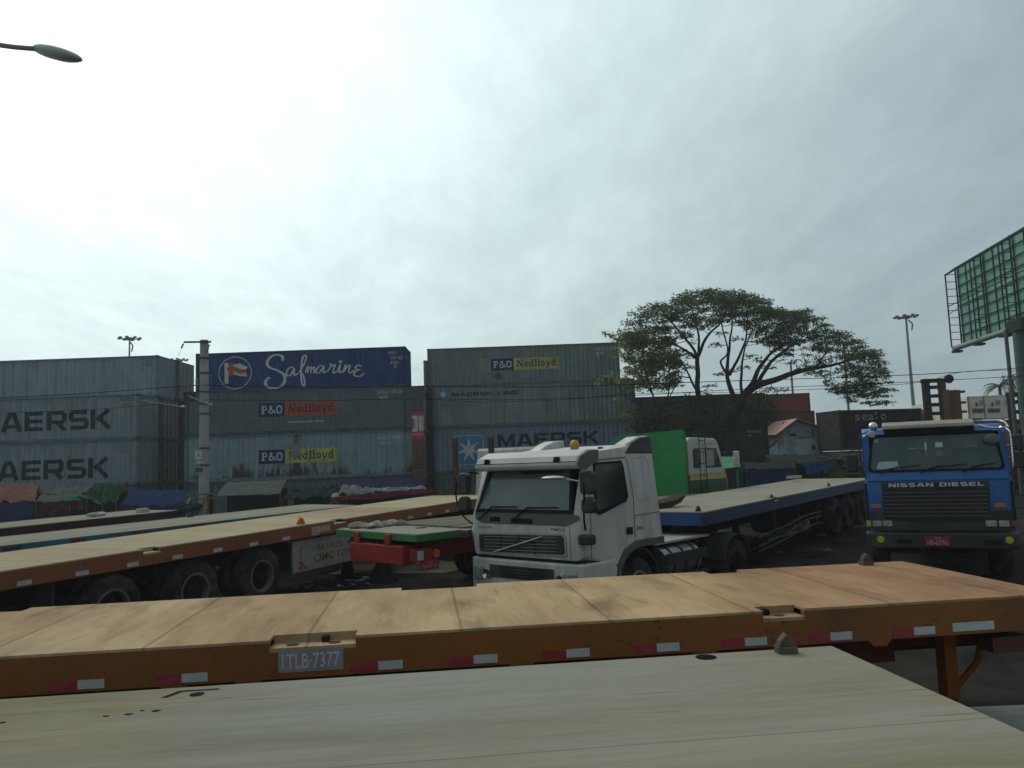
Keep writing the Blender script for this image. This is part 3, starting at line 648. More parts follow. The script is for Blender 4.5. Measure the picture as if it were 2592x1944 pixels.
def trailer(label, A, B, W, zA, zB, x0, x1, rail_m, deck_m, rail_h=.28, zg=.25, notches=(), far_notches=(), axles=(), legs=None, beam=.45, group='flatbed semi-trailers', rimc=STEEL, end_m=None, planks=None, name='flatbed_trailer', lip=.022, wr=.52):
    d = V((B.x - A.x, B.y - A.y)); Lg = d.length
    t = thing(name, label, 'trailer', (A.x, A.y, zg), atan2(d.y, d.x), group, atan2(zB - zA, Lg))
    zt = zA - zg; t['zt'] = zt
    del t['zt']
    def spans(ns):
        out = []; c = x0
        for a, b in sorted(ns): out.append((c, a)); c = b
        out.append((c, x1)); return out
    m = MB(); zl = zt - lip
    m.box(x0, x1, .2, W - .2, zl, zt)
    for a, b in spans(notches): m.box(a, b, 0, .1999, zl, zt)
    for a, b in spans(far_notches): m.box(a, b, W - .1999, W, zl, zt)
    m.obj('deck', deck_m, t)
    for side, ns in ((0, notches), (1, far_notches)):
        ya, yb = (.004, .07) if side == 0 else (W - .07, W - .004)
        m = MB(); m.prism([(x0 + .003, zt - rail_h), (x1 - .003, zt - rail_h), (x1 - .003, zl - .0005)] + [q for a, b in sorted(ns, reverse=True) for q in ((b, zl - .0005), (b, zl - .05), (a, zl - .05), (a, zl - .0005))] + [(x0 + .003, zl - .0005)], ya, yb)
        m.box(x0 + .003, x1 - .003, (yb if side == 0 else ya - .06), (yb + .06 if side == 0 else ya), zt - rail_h, zt - rail_h + .02)
        sr = m.obj('side_rail', rail_m, t)
        for a, b in ns:
            yy = (.0, .2) if side == 0 else (W - .2, W)
            MB().box(a, b, yy[0] + .003, yy[1], zl - .075, zl - .045).box(a, b, (yy[1] if side == 0 else yy[0] - .012), (yy[1] + .012 if side == 0 else yy[0]), zl - .045, zl - .001).obj('lock_plate', deck_m, sr)
    for a, b in ((x0 + .004, x0 + .07), (x1 - .07, x1 - .004)):
        MB().box(a, b, .071, W - .071, zt - rail_h, zl - .001).obj('end_rail', end_m or rail_m, t)
    zb = zt - rail_h * .6
    for yy in (W * .3, W * .66): MB().box(x0 + .3, x1 - .3, yy, yy + .12, zb - beam, zl - .001).obj('chassis_beam', CHAS, t)
    m = MB(); x = x0 + .5
    while x < x1 - .3:
        m.box(x, x + .06, .131, W * .3 - .001, zt - rail_h * .75, zl - .001).box(x, x + .06, W * .66 + .121, W - .131, zt - rail_h * .75, zl - .001); x += .55
    m.obj('cross_members', CHAS, t)
    for ax in axles:
        MB().tube([(ax, .35, wr), (ax, W - .35, wr)], .07, 8).obj('axle', CHAS, t)
        for yy, o_ in ((.2, -1), (.54, -1), (W - .54, 1), (W - .2, 1)): wheel(t, ax, yy, wr, wr, out=o_, rimc=rimc, spin=rnd.random() * 6)
    if legs:
        for lx in legs:
            for yy in (.42, W - .54):
                q = MB().box(lx, lx + .12, yy, yy + .12, .35, zt - rail_h * .5).obj('landing_leg', CHAS, t)
                MB().box(lx + .02, lx + .1, yy + .02, yy + .1, .03, .349).box(lx - .08, lx + .2, yy - .06, yy + .18, 0, .029).obj('leg_foot', CHAS, q)
    return t, zt
def strips(t, zt, rail_h, xs, wr=.2, ww=.2, h=.066, red=True, y=.001):
    for x in xs:
        if red: MB().box(x, x + wr - .002, y - .004, y + .0025, zt - rail_h + .02, zt - rail_h + .02 + h).obj('reflective_strip', REFR, t)
        MB().box(x + wr, x + wr + ww, y - .004, y + .0025, zt - rail_h + .022, zt - rail_h + .024 + h).obj('reflective_strip', REFW, t)
ORANGE = paint('orange_rail', (.215, .074, .012), .5, chips=1, var=.14, sc=.9, dirt=(.085, .045, .02), damt=.65, dsc=.9)
ORANGE2 = paint('red_orange_rail', (.22, .072, .022), .5, chips=1, var=.12, sc=.9, dirt=(.19, .105, .05), damt=.5, dsc=.8)
PLY = paint('plywood_deck', (.425, .315, .20), .8, var=.22, sc=1.8, stretch=(1, .3, 1), dirt=(.19, .14, .095), damt=.75, dsc=2.4, grain=(17, 1.3, 4), xr=(-5, 9, [(0, (1.0, 1.03, 1.05)), (.5, (1.03, 1.03, 1.0)), (.68, (1.04, 1.01, .95)), (.77, (1.05, 1.0, .91)), (.81, (.90, .78, .72)), (1, (.84, .70, .66))]), seam=(0, 1.27, .010, .2), bump=.25, lo=.52)
PLY2 = paint('pale_plywood_deck', (.385, .325, .225), .8, grain=(1.5, 14, 4), var=.10, sc=1.0, stretch=(1, .4, 1), dirt=(.30, .25, .18), damt=.45, dsc=1.8, seam=(0, 1.3, .010, .5), bump=.2, lo=.54)
TAN = paint('dusty_tan_deck', (.295, .275, .222), .85, grain=(1.5, 14, 4), var=.10, sc=.8, dirt=(.25, .22, .17), damt=.5, dsc=.6, bump=.2)
GREYDK = paint('weathered_plank_deck', (.27, .262, .215), .85, grain=(1.5, 14, 4), var=.16, sc=1.5, stretch=(.5, 3, 1), dirt=(.20, .19, .15), damt=.6, dsc=1.4, seam=(1, .22, .006, 0), bump=.3)
PALE = paint('pale_steel_deck', (.24, .218, .158), .75, var=.2, sc=1.3, stretch=(.35, 1.6, 1), dirt=(.27, .265, .235), damt=.9, dsc=.55, lo=.42, bump=.25, grain=(1.4, 22, 4), xr=(2, 10, [(0, (.98, .97, .90)), (.40, (1.0, .98, .90)), (.50, (1.0, 1.03, 1.07)), (.75, (1.0, 1.02, 1.02)), (1, (1.02, 1.0, .94))]), seam=(1, 2.6, .004, 1.75))
# nearest trailer: pale deck filling the bottom of the picture
a = at_z(0, 1770, 1.38); b = at_z(2105, 1635, 1.38); d = (b - a); d.z = 0; d.normalize(); n = V((-d.y, d.x, 0)); W0 = 2.45
A = b - n * W0 - d * 10; B = b - n * W0
T0, z0 = trailer('nearest flatbed trailer with pale grey steel deck', A, B, W0, 1.38, 1.38, -2.5, 10, paint('grey_rail', (.25, .25, .23), .6, dirt=DUST), PALE, .26, 0,
                 axles=(-1.3, 0, 1.3), legs=(8,))
lx = lambda t, p: t.matrix_basis.inverted() @ V(p)
p = lx(T0, at_z(1990, 1652, 1.38)); twist_lock(T0, p.x, p.y, z0, paint('worn_lock', (.12, .095, .075), .7, 0, var=.35, sc=8), .95)
p = lx(T0, at_z(1787, 1664, 1.38)); MB().tube([(p.x, p.y, z0 + .001), (p.x, p.y, z0 + .004)], .07, 20).obj('lashing_hole', BLK, T0)
p = lx(T0, at_z(480, 1757, 1.38)); MB().tube([(p.x + .05, p.y - .02, z0 + .001), (p.x + .05, p.y - .02, z0 + .003)], .045, 16).obj('lashing_hole', BLK, T0); MB().add([(p.x - .16, p.y - .05, z0 + .002), (p.x - .12, p.y - .05, z0 + .002), (p.x - .06, p.y + .06, z0 + .002), (p.x + .16, p.y + .06, z0 + .002), (p.x + .16, p.y + .09, z0 + .002), (p.x - .09, p.y + .09, z0 + .002)], [(0, 1, 2, 5), (2, 3, 4, 5)]).obj('worn_slot', BLK, T0)
for px, py, w_, h_ in ((325, 1808, .05, .02), (360, 1799, .03, .014), (395, 1800, .06, .014), (270, 1813, .04, .012), (8, 1829, .04, .01)):
    p = lx(T0, at_z(px, py, 1.38)); MB().add([(p.x + w_ * .55 * cos(a_) * rnd.uniform(.5, 1.2), p.y + w_ * .4 * sin(a_) * rnd.uniform(.5, 1.2), z0 + .002) for a_ in [q_ * .7 for q_ in range(9)]], [tuple(range(9))]).obj('paint_scab', BLK, T0)
# orange trailer across the picture
A = at_z(0, 1662, 1.38); B = at_z(2592, 1507, 1.38)
RH1 = .31; W1 = 2.45
xe = lx_e = None
dd = V((B.x - A.x, B.y - A.y, 0)).normalized(); far = at_z(2335, 1420, 1.38); xe = (far - A).dot(dd) + .08
xe = 9.1
T1, z1 = trailer('long orange flatbed trailer with plywood deck crossing in front of the white truck', A, B, W1, 1.38, 1.38, -5.2, xe, ORANGE, PLY, RH1, 0,
                 notches=((2.05, 2.74), (6.24, 6.62)), far_notches=((-1.3, -.9), (3.05, 3.9), (6.6, 7.0)), axles=(-3.6, -2.3, -1.0), legs=(), beam=.42)
for x in (2.22, 2.56): MB().tube([(x, .1, z1 - .0663), (x, .1, z1 - .064)], .052, 16).obj('lashing_hole', RUST, T1)
MB().tube([(6.43, .1, z1 - .0663), (6.43, .1, z1 - .064)], .05, 16).obj('lashing_hole', RUST, T1)
strips(T1, z1, RH1, [.38 + .787 * i for i in range(2)] + [2.72 + .785 * i for i in range(7)]); strips(T1, z1, RH1, [-.41 - .79 * i for i in range(5)])
MB().box(8.0, 8.4, -.004, .003, z1 - RH1 + .03, z1 - RH1 + .105).obj('reflective_strip', REFW, T1)
pl = MB().box(2.12, 2.64, -.004, .0025, z1 - .262, z1 - .085).obj('number_plate', paint('plate_grey', (.24, .24, .27), .5, dirt=(.15, .12, .1), damt=.4, dsc=5), T1)
k = Ink().font('1TLB\u00b77377', 2.15, z1 - .235, 2.61, z1 - .115, .006, y=-.006); link('lettering', (lambda me: (me.from_pydata(k.v, [], k.f), me)[1])(bpy.data.meshes.new('lettering')), paint('plate_white', (.46, .47, .52), .5), pl)
MB().prism([(2.05, z1 - RH1 + .02), (2.13, z1 - RH1 + .02), (2.09, z1 - RH1 + .09)], -.004, .0025).obj('reflective_strip', REFR, T1)
for x in (1.2, 1.77, 4.0, 5.6, 7.2): MB().prism([(x, z1 - RH1 - .0005), (x + .22, z1 - RH1 - .0005), (x + .17, z1 - RH1 - .055), (x + .05, z1 - RH1 - .055)], .01, .06).obj('lashing_bracket', ORANGE, T1)
for x in (.3, 2.6, 4.9, 7.0): MB().tube([(x, .02, z1 - .02), (x + .02, -.004, z1 - .17)], .004, 5).obj('scratch_rod', RUST, T1) if False else None
twist_lock(T1, 8.55, W1 - .16, z1, paint('worn_lock', (.16, .13, .10)), 1.0)
# under its nose: steel box, orange landing legs, brackets
RED_CH = paint('oxide_red_chassis', (.075, .02, .016), .7, var=.3, dirt=(.05, .03, .025), damt=.5)
MB().box(7.2, xe - .2, .5, W1 - .5, .86, z1 - RH1 - .001).obj('kingpin_plate', RED_CH, T1)
MB().box(4.5, 7.6, .28, .34, .80, z1 - RH1 - .002).obj('underframe_panel', RED_CH, T1)
for yy in (.32, W1 - .46):
    q = MB().box(8.12, 8.24, yy, yy + .14, .42, z1 - RH1 * .6).obj('landing_leg', paint('orange_leg', (.15, .055, .014), .6, dirt=(.1, .05, .03), damt=.5), T1)
    MB().box(8.14, 8.22, yy + .02, yy + .12, .04, .419).box(8.02, 8.34, yy - .08, yy + .2, .012, .039).obj('leg_foot', CHAS, q)
MB().tube([(8.25, .38, .5), (8.5, .4, .72), (8.62, .45, 1.0)], .03, 8).obj('crank_handle', MATS['orange_leg'], T1)
MB().box(8.45, 8.8, .1, .3, .86, 1.0).obj('tail_lamp', paint('lamp_dark', (.08, .02, .02), .3), T1); MB().box(8.82, 9.0, .08, .2, .86, .98).obj('bracket', REFW, T1)
# second orange trailer, far end raised, axles in view
A = at_z(0, 1446, 1.55); B = at_z(1192, 1264, 1.78); RH2 = .26
T2, z2 = trailer('orange trailer with pale deck and lettered white side board, left of the white truck', A, B, 2.5, 1.55, 1.78, -2.2, 14.4, ORANGE2, PLY2, RH2, .2,
                 notches=((2.22, 2.55), (6.8, 7.2)), axles=(1.73, 3.27, 4.8), legs=(9.6,), rimc=paint('rim_grey', (.15, .155, .15), .6, .2, dirt=(.05, .05, .045), damt=.6))
strips(T2, z2, RH2, [.25 + .84 * i for i in range(-2, 16)], 0, .2, .06, red=False)
MB().box(6.1, 6.68, -.004, .0025, z2 - .215, z2 - .06).obj('number_plate', paint('plate_pink', (.35, .20, .17), .5), T2)
k = Ink().font('1TLB\u00b79316', 6.13, z2 - .19, 6.65, z2 - .085, .004, y=-.0065); link('lettering', (lambda me: (me.from_pydata(k.v, [], k.f), me)[1])(bpy.data.meshes.new('lettering')), WHITEP, T2)
ORL = paint('orange_lock', (.45, .13, .03), .6); twist_lock(T2, 6.0, .18, z2, ORL, 1.0)
zb_ = lambda px, py: None
sb = MB().box(5.68, 9.6, .12, .15, .42, 1.04).obj('side_board', paint('board_white', (.33, .33, .30), .6, dirt=(.2, .18, .15), damt=.5, dsc=2), T2)
REDL = paint('red_lettering', (.24, .09, .07), .6, var=.3, sc=6, dirt=(.3, .28, .25), damt=.5, dsc=5)
for txt, xa, xb, za, zb in (('+861825 4785', 6.2, 7.9, .77, .89), ('CIMC TONG STAR', 6.3, 8.4, .55, .71)):
    k = Ink().font(txt, xa, za, xb, zb, .012, y=.1185); link('lettering', (lambda me: (me.from_pydata(k.v, [], k.f), me)[1])(bpy.data.meshes.new('lettering')), REDL, sb)
k = Ink(); k.stroke([(5.86, .62), (6.08, .46)], .06, y=.118); k.stroke([(5.86, .52), (5.98, .45)], .06, y=.118); k.stroke([(5.9, .68), (5.93, .92)], .03, y=.118)
link('emblem', (lambda me: (me.from_pydata(k.v, [], k.f), me)[1])(bpy.data.meshes.new('emblem')), REDL, sb)
MB().box(.8, .84, .1, .62, .35, 1.05).obj('mud_flap', paint('mud_flap', (.06, .055, .05), .8), T2)
MB().box(2.5, 2.56, .1, .62, .85, 1.1).obj('mudguard_stay', CHAS, T2); MB().box(5.56, 5.62, .1, .62, .5, 1.1).obj('mudguard_stay', CHAS, T2)
# rusty stakes at its far end
for px, y0, yb, lab in ((1155, 1110, 1250, 'rusty steel post at the far end of the orange deck, left of the pair'), (1247, 1107, 1250, 'rusty steel post right of the pair, partly behind the white cab')):
    p = at_z(px, yb, 1.78); tp = at_y(px, y0, p.y)
    tag(MB().box(-.07, .07, -.07, .07, .25, tp.z).obj('steel_post', RUST, bevel=.01, loc=(p.x, p.y + .05, 0), rot=(0, 0, radians(55))), lab, 'post', 'rusty posts')
# light blue trailer and maroon trailer further left
A = at_z(0, 1382, 1.5); B = at_z(680, 1304, 1.66)
T3, z3 = trailer('flatbed trailer with weathered grey deck and light blue side, behind the orange one', A, B, 2.5, 1.5, 1.66, -4, 8.6, paint('light_blue_rail', (.035, .16, .27), .6, chips=1, var=.2, dirt=(.05, .06, .06), damt=.7, dsc=1.6), GREYDK, .26, .25, axles=(-2.6, -1.3, 0), legs=(6,))
for x in (-1, .1, 1.3, 2.6, 3.9, 5.2, 6.5, 7.6): MB().box(x, x + .16, -.03, .02, z3 - .10, z3 - .03).box(x + .2, x + .28, -.03, .02, z3 - .09, z3 - .03).obj('strap_winch', RUST, T3)
twist_lock(T3, 5.0, 2.3, z3, RUST, 1)
A = at_z(0, 1337, 1.5); B = at_z(445, 1292, 1.6)
T4, z4 = trailer('flatbed trailer with dark maroon side, farthest left beside the concrete pole', A, B, 2.5, 1.5, 1.6, -7, 5.35, paint('maroon_rail', (.045, .018, .02), .6, var=.2, dirt=(.06, .05, .05), damt=.5), GREYDK, .28, .25, axles=(-5, -3.7, -2.4), legs=(4,))
MB().blob((3.2, .9, z4 + .06), (.32, .16, .07), 9, 5, .5).obj('loose_bundle', paint('pale_rag', (.4, .4, .38), .9), None, loc=None)
bundle = bpy.context.scene.collection.objects['loose_bundle']; bundle.matrix_world = T4.matrix_basis.copy(); tag(bundle, 'small pale rag bundle lying on the maroon trailer deck', 'bundle')
bl = MB().box(4.35, 4.65, .5, .75, z4, z4 + .13).obj('wooden_block', paint('pale_wood', (.42, .40, .33), .8), None, bevel=.01); bl.matrix_world = T4.matrix_basis.copy(); tag(bl, 'pale square block on the end of the maroon trailer deck', 'block')
# green edged trailer with red bumper, seen from its rear corner
R = V((-1.75, 13.9, 1.56)); hd = radians(44); B = R + V((cos(hd), sin(hd), 0)) * 10
GREEN_R = paint('green_rail', (.03, .20, .05), .55, chips=1, var=.2, dirt=(.05, .08, .05), damt=.4, dsc=2); REDR = paint('red_beam', (.34, .028, .018), .5, chips=1, var=.18, dirt=(.2, .03, .02), damt=.5)
DKRED = paint('dark_red_beam', (.16, .016, .014), .6, var=.2, dirt=(.08, .02, .02), damt=.5)
T5, z5 = trailer('trailer with green edged deck and bright red rear bumper, left of the white truck', R, B, 2.62, 1.56, 1.58, 0, 12.2, GREEN_R, TAN if False else paint('grey_steel_deck', (.27, .27, .225), .8, grain=(1.5, 14, 4), var=.12, dirt=(.24, .23, .19), damt=.4), .13, .25, axles=(3.4, 4.7, 6), legs=(9.5,), beam=.3, lip=.02, rimc=STEEL)
MB().box(1.15, 12.1, .1, 2.52, z5 + .0005, z5 + .035).obj('plank_floor', paint('old_planks', (.19, .18, .145), .85, var=.3, sc=2, stretch=(.2, 4, 1), dirt=(.08, .07, .055), damt=.7, dsc=2, seam=(1, .22, .03, 0), bump=.4), T5)
MB().box(.25, 12, .25, .45, z5 - .46, z5 - .131).obj('main_beam', DKRED, T5); MB().box(.25, 12, 2.3, 2.5, z5 - .46, z5 - .131).obj('main_beam', DKRED, T5)
MB().box(-.05, .24, .35, 2.05, z5 - .55, z5 - .22).obj('rear_bumper', REDR, T5, bevel=.015)
for y in (.75, 1.75): MB().box(-.05, -.002, y, y + .16, z5 - .219, z5 - .03).obj('bumper_post', REDR, T5)
MB().box(.0, .35, .02, .2, z5 - .47, z5 - .26).obj('tail_lamp', paint('tail_red', (.25, .03, .03), .4), T5); MB().box(.02, .14, -.01, .019, z5 - .45, z5 - .29).obj('lamp_lens', REFW, T5)
MB().tube([(.45, .06, z5 - .37), (.45, .02, z5 - .37)], .075, 14).obj('lamp_lens', paint('amber_lens', (.5, .13, .02), .3), T5)
pl = MB().box(.05, .45, -.03, -.015, z5 - .63, z5 - .46).obj('number_plate', paint('plate_red', (.30, .02, .04), .5), T5)
for txt, a_, b_, c_, d_ in (('YGN', .18, .32, z5 - .505, z5 - .475), ('7J-5715', .08, .42, z5 - .61, z5 - .53)):
    k = Ink().font(txt, a_, c_, b_, d_, .004, y=-.0315); link('lettering', (lambda me: (me.from_pydata(k.v, [], k.f), me)[1])(bpy.data.meshes.new('lettering')), paint('plate_pale', (.5, .35, .38), .6), pl)
def heap(label, c, n, s, m, cat='debris', name='cloth_heap'):
    b = MB()
    for i in range(n): b.blob(V(c) + V((rnd.uniform(-1, 1) * s[0], rnd.uniform(-1, 1) * s[1], rnd.uniform(.2, .6) * s[2])), (s[0] * rnd.uniform(.2, .5), s[1] * rnd.uniform(.2, .5), s[2] * rnd.uniform(.4, .9)), 8, 5, .6)
    return tag(b.obj(name, m, None, smooth=30), label, cat)
hp = heap('pale crumpled rags and rope heaped on the green edged trailer deck', (.7, 2.2, z5 + .02), 12, (.45, .22, .08), paint('rags', (.34, .33, .27), .9, var=.35, sc=6)); hp.matrix_world = T5.matrix_basis.copy()
sc2 = heap('crumpled clear plastic on the plank floor of the green edged trailer', (5.6, 1.2, z5 + .05), 6, (.25, .15, .05), paint('clear_plastic', (.5, .5, .5), .3)); sc2.matrix_world = T5.matrix_basis.copy()
MB().box(.8, 1.0, 1.0, 1.1, z5 + .0005, z5 + .01).obj('lashing_slot', BLK, T5)
# blue trailer behind the white tractor
A = at_z(1782, 1296, 1.65); B = at_z(2183, 1216, 1.8)
BLUE_R = paint('dark_blue_rail', (.018, .034, .095), .5, chips=1, var=.2, sc=1, dirt=(.03, .035, .05), damt=.5)
T6, z6 = trailer('blue sided flatbed trailer with dusty tan deck, coupled to the white tractor', A, B, 2.5, 1.65, 1.8, 0, 13.2, BLUE_R, TAN, .27, .27, notches=((3.9, 4.2),), axles=(8.9, 10.2, 11.5), legs=(2.6,), end_m=paint('bright_blue_end', (.018, .07, .22), .5), rimc=TYRE)  # brighter blue on the end rails paints the lit front face
twist_lock(T6, .15, .18, z6, RUST, .8); twist_lock(T6, 4.05, .12, z6 - .04, RUST, .8); twist_lock(T6, 8.6, .14, z6, RUST, .7)
for k_, (za, zb) in enumerate(((.62, .72), (.42, .60), (.30, .42))):
    MB().tube(smooth_line([(3.4, .25, za - .1), (5.2, .22, za), (6.6, .22, zb), (8.1, .25, zb)]), .022, 6).obj('air_hose', paint('hose_grey', (.12, .12, .11), .6), T6)
for x in (4.6, 6.3, 7.9): MB().box(x, x + .07, .28, .34, .45, z6 - .2).obj('hose_bracket', DSTEEL, T6)
MB().box(4.2, 7.0, .3, .34, .34, .38).obj('side_guard', STEEL, T6)
tag(MB().box(-.3, .3, -.1, .1, 0, .08).obj('timber_block', MATS['pale_wood'], loc=at_y(2010, 1209, 26) + V((0, 0, -.02)), rot=(0, 0, radians(40))), 'pale timber block at the far edge of the tan deck', 'block')

# ------------------------------------------------------------------ white tractor unit
WHITE = paint('dusty_white_paint', (.53, .54, .525), .4, var=.08, sc=1.1, dirt=(.27, .25, .21), damt=.55, dsc=.9, lo=.47, streak=True)
WGREY = paint('grey_trim', (.10, .105, .11), .55, var=.1, dirt=DUST, damt=.3)
GLS = glass('windscreen_glass', (.15, .20, .20), .55, .06); GLD = glass('door_glass', (.012, .014, .016), .9, .08)
def plate(parent, name, poly, m, ya, yb, ax='y', bevel=0):
    return MB().prism(poly, ya, yb, ax).obj(name, m, parent, bevel=bevel)
def lettering(parent, txt, x0, z0, x1, z1, M, m, off=.004, block=False):
    k = Ink()
    if block: k.block(txt, x0, z0, x1, z1, .17, .28)
    else: k.font(txt, x0, z0, x1, z1, off)
    me = bpy.data.meshes.new('lettering'); me.from_pydata([tuple(M @ V(p)) for p in k.v], [], k.f); return link('lettering', me, m, parent)
def open_screen(me, za, zb):
    bm = bmesh.new(); bm.from_mesh(me)
    f = [f for f in bm.faces if f.normal.x < -.5 and abs(f.normal.y) < .2 and za < f.calc_center_median().z < zb]
    bmesh.ops.delete(bm, geom=[max(f, key=lambda q: q.calc_area())], context='FACES_ONLY'); bm.to_mesh(me); bm.free()
def liner(t, xa, xb, ya, yb, za, zb, win=None):
    m = MB().add([(xa, ya, za), (xb, ya, za), (xb, ya, zb), (xa, ya, zb), (xa, yb, za), (xb, yb, za), (xb, yb, zb), (xa, yb, zb)], [(0, 1, 2, 3), (4, 5, 6, 7), (0, 1, 5, 4), (3, 2, 6, 7)])
    if not win: m.add([(xb, ya, za), (xb, yb, za), (xb, yb, zb), (xb, ya, zb)], [(0, 1, 2, 3)])
    else:
        a, b, c, d = win; m.add([(xb, ya, za), (xb, yb, za), (xb, yb, zb), (xb, ya, zb), (xb, a, c), (xb, b, c), (xb, b, d), (xb, a, d)], [(0, 1, 5, 4), (1, 2, 6, 5), (2, 3, 7, 6), (3, 0, 4, 7)])
    return m.obj('cab_lining', paint('lining', (.05, .055, .055), .9), t)
def ring(P, Q, name, m, parent):
    n = len(P); return MB().add(P + Q, [(i, (i + 1) % n, n + (i + 1) % n, n + i) for i in range(n)]).obj(name, m, parent)
def tractor(label, origin, rz):
    t = thing('tractor_unit', label, 'truck', origin, rz, 'white tractor units')
    W = 2.5
    def fx(z): return .0 if z < 1.86 else (z - 1.86) / .76 * .3
    prof = [(.02, 1.14), (0, 1.5), (0, 1.86), (.30, 2.62), (.36, 2.80), (.55, 2.86), (1.45, 2.93), (2.16, 2.98), (2.22, 2.9), (2.32, 1.34), (1.47, 1.33), (1.14, 1.22), (.92, .98), (.86, 1.0), (.3, 1.14)]
    me = bpy.data.meshes.new('cab_body'); bm = bmesh.new()
    n = len(prof); va = [bm.verts.new((x, 0, z)) for x, z in prof]; vb = [bm.verts.new((x, W, z)) for x, z in prof]
    bm.faces.new(va[::-1]); bm.faces.new(vb)
    for i in range(n): bm.faces.new((va[i], va[(i + 1) % n], vb[(i + 1) % n], vb[i]))
    bm.edges.ensure_lookup_table()
    ed = [e for e in bm.edges if abs(e.verts[0].co.y - e.verts[1].co.y) < 1e-4 and max(e.verts[0].co.x, e.verts[1].co.x) < .4 and min(v.co.z for v in e.verts) > 1.1]
    bmesh.ops.bevel(bm, geom=ed, offset=.17, segments=4, profile=.5, affect='EDGES', clamp_overlap=True)
    ed = [e for e in bm.edges if abs(e.verts[0].co.y - e.verts[1].co.y) < 1e-4 and min(v.co.z for v in e.verts) > 2.79 and e.is_manifold and e.calc_face_angle(0) > .5]
    bmesh.ops.bevel(bm, geom=ed, offset=.09, segments=3, profile=.5, affect='EDGES', clamp_overlap=True)
    for v in bm.verts:
        if v.co.z > 1.9: v.co.y += (1.25 - v.co.y) / 1.25 * (v.co.z - 1.9) * .075
    bmesh.ops.recalc_face_normals(bm, faces=bm.faces); bm.to_mesh(me); bm.free(); me.shade_smooth(); me.set_sharp_from_angle(angle=radians(28))
    body = link('cab_body', me, WHITE, t)
    open_screen(me, 1.9, 2.6)
    lin = liner(t, .36, 2.2, .14, 2.36, 1.3, 2.72)
    MB().box(.1, .6, .2, 2.3, 1.62, 1.90).obj('dashboard', paint('dash_grey', (.05, .052, .05), .8), t, bevel=.04)
    MB().tube([(.72 + .2 * sin(a_) * .5, 1.75 + .22 * cos(a_), 1.98 + .22 * sin(a_) * .85) for a_ in [q_ * pi / 10 for q_ in range(21)]], .016, 6).obj('steering_wheel', BLK, t, smooth=40)
    for y_s in (.35, 1.5):
        MB().box(1.1, 1.55, y_s, y_s + .5, 1.45, 1.75).box(1.45, 1.62, y_s, y_s + .5, 1.751, 2.35).obj('seat', paint('seat_cloth', (.03, .03, .035), .9), t, bevel=.05)
    # front: windscreen in its black rubber, black scuttle, wipers
    def fp(y, z, o): return (fx(z) - o * .93, y, z + o * .37 if z > 1.86 else z)
    def fpoly(name, pts, m, o=.012, th=.01, parent=t):
        b = MB(); n = len(pts)
        b.add([fp(y, z, o) for y, z in pts] + [fp(y, z, o - th) for y, z in pts], [tuple(range(n)), tuple(range(n, 2 * n))[::-1]] + [(i, i + n, (i + 1) % n + n, (i + 1) % n) for i in range(n)])
        return b.obj(name, m, parent)
    ws = fpoly('windscreen', [(.20, 1.90), (2.30, 1.90), (2.22, 2.3), (2.14, 2.56), (2.0, 2.60), (.5, 2.60), (.36, 2.56), (.28, 2.3)], GLS, .024, .01)
    so_ = [(.15, 1.87), (2.35, 1.87), (2.26, 2.3), (2.18, 2.62), (.32, 2.62), (.24, 2.3)]; cy, cz = 1.25, 2.25
    ring([fp(y, z, .026) for y, z in so_], [fp(cy + (y - cy) * .93, cz + (z - cz) * .86, .028) for y, z in so_], 'windscreen_seal', BLK, t)
    fpoly('screen_band', [(.5, 2.51), (1.45, 2.51), (1.45, 2.595), (.5, 2.595)], paint('tinted_band', (.02, .016, .014), .4), .029, .004, ws)
    fpoly('scuttle', [(.16, 1.73), (.28, 1.685), (2.2, 1.685), (2.36, 1.76), (2.36, 1.869), (.12, 1.869), (.02, 1.84), (.02, 1.80)], WGREY, .012, .011)
    fpoly('scuttle_vent', [(1.0, 1.70), (1.5, 1.70), (1.5, 1.78), (1.0, 1.78)], BLK, .016, .004); fpoly('scuttle_vent', [(1.75, 1.72), (2.0, 1.72), (2.0, 1.80), (1.75, 1.80)], BLK, .016, .004)
    for y0_, y1_, ye in ((1.45, 1.1, .45), (2.25, 1.95, 1.35)):
        a_, b_, c_ = fp(y0_, 1.75, .05), fp(y1_, 1.95, .05), fp(ye, 1.96, .05)
        MB().tube([a_, b_], .014, 6).tube([b_, c_], .011, 6).obj('wiper', BLK, t)
    # visor
    v = MB(); vp = [(.30, 2.60), (.02, 2.58), (-.03, 2.66), (.06, 2.80), (.30, 2.90), (.52, 2.90), (.52, 2.78)]
    v.prism(vp, .02, 2.34); vs = v.obj('sun_visor', paint('visor_cream', (.45, .44, .40), .45, var=.08, dirt=(.32, .31, .28), damt=.4), t, bevel=.035)
    for ya_ in (.004, 2.342): MB().prism([(.30, 2.62), (.04, 2.61), (.0, 2.67), (.08, 2.79), (.32, 2.88), (.56, 2.89), (.56, 2.70)], ya_, ya_ + .014).obj('visor_end', WGREY, vs, bevel=.006)
    MB().tube([(-.012, .03, 2.706), (-.012, 2.33, 2.706)], .006, 5).obj('visor_seam', BLK, vs)
    for y in (.45, 2.05): MB().prism([(y - .07, 2.70), (y + .07, 2.70), (y + .05, 2.79), (y - .05, 2.79)], .0, .03, 'x').obj('marker_lamp', BLK, vs)
    MB().blob((.62, .55, 2.97), (.085, .085, .10), 12, 8).obj('beacon', paint('amber_beacon', (.42, .22, .03), .35), t, smooth=40)
    for y, x in ((.9, .95), (1.5, .8), (1.9, .7), (.4, 1.1)): MB().box(x, x + .12, y, y + .02, 2.87, 2.91 + .03 * (y < .5)).obj('roof_fitting', DPLAS, t)
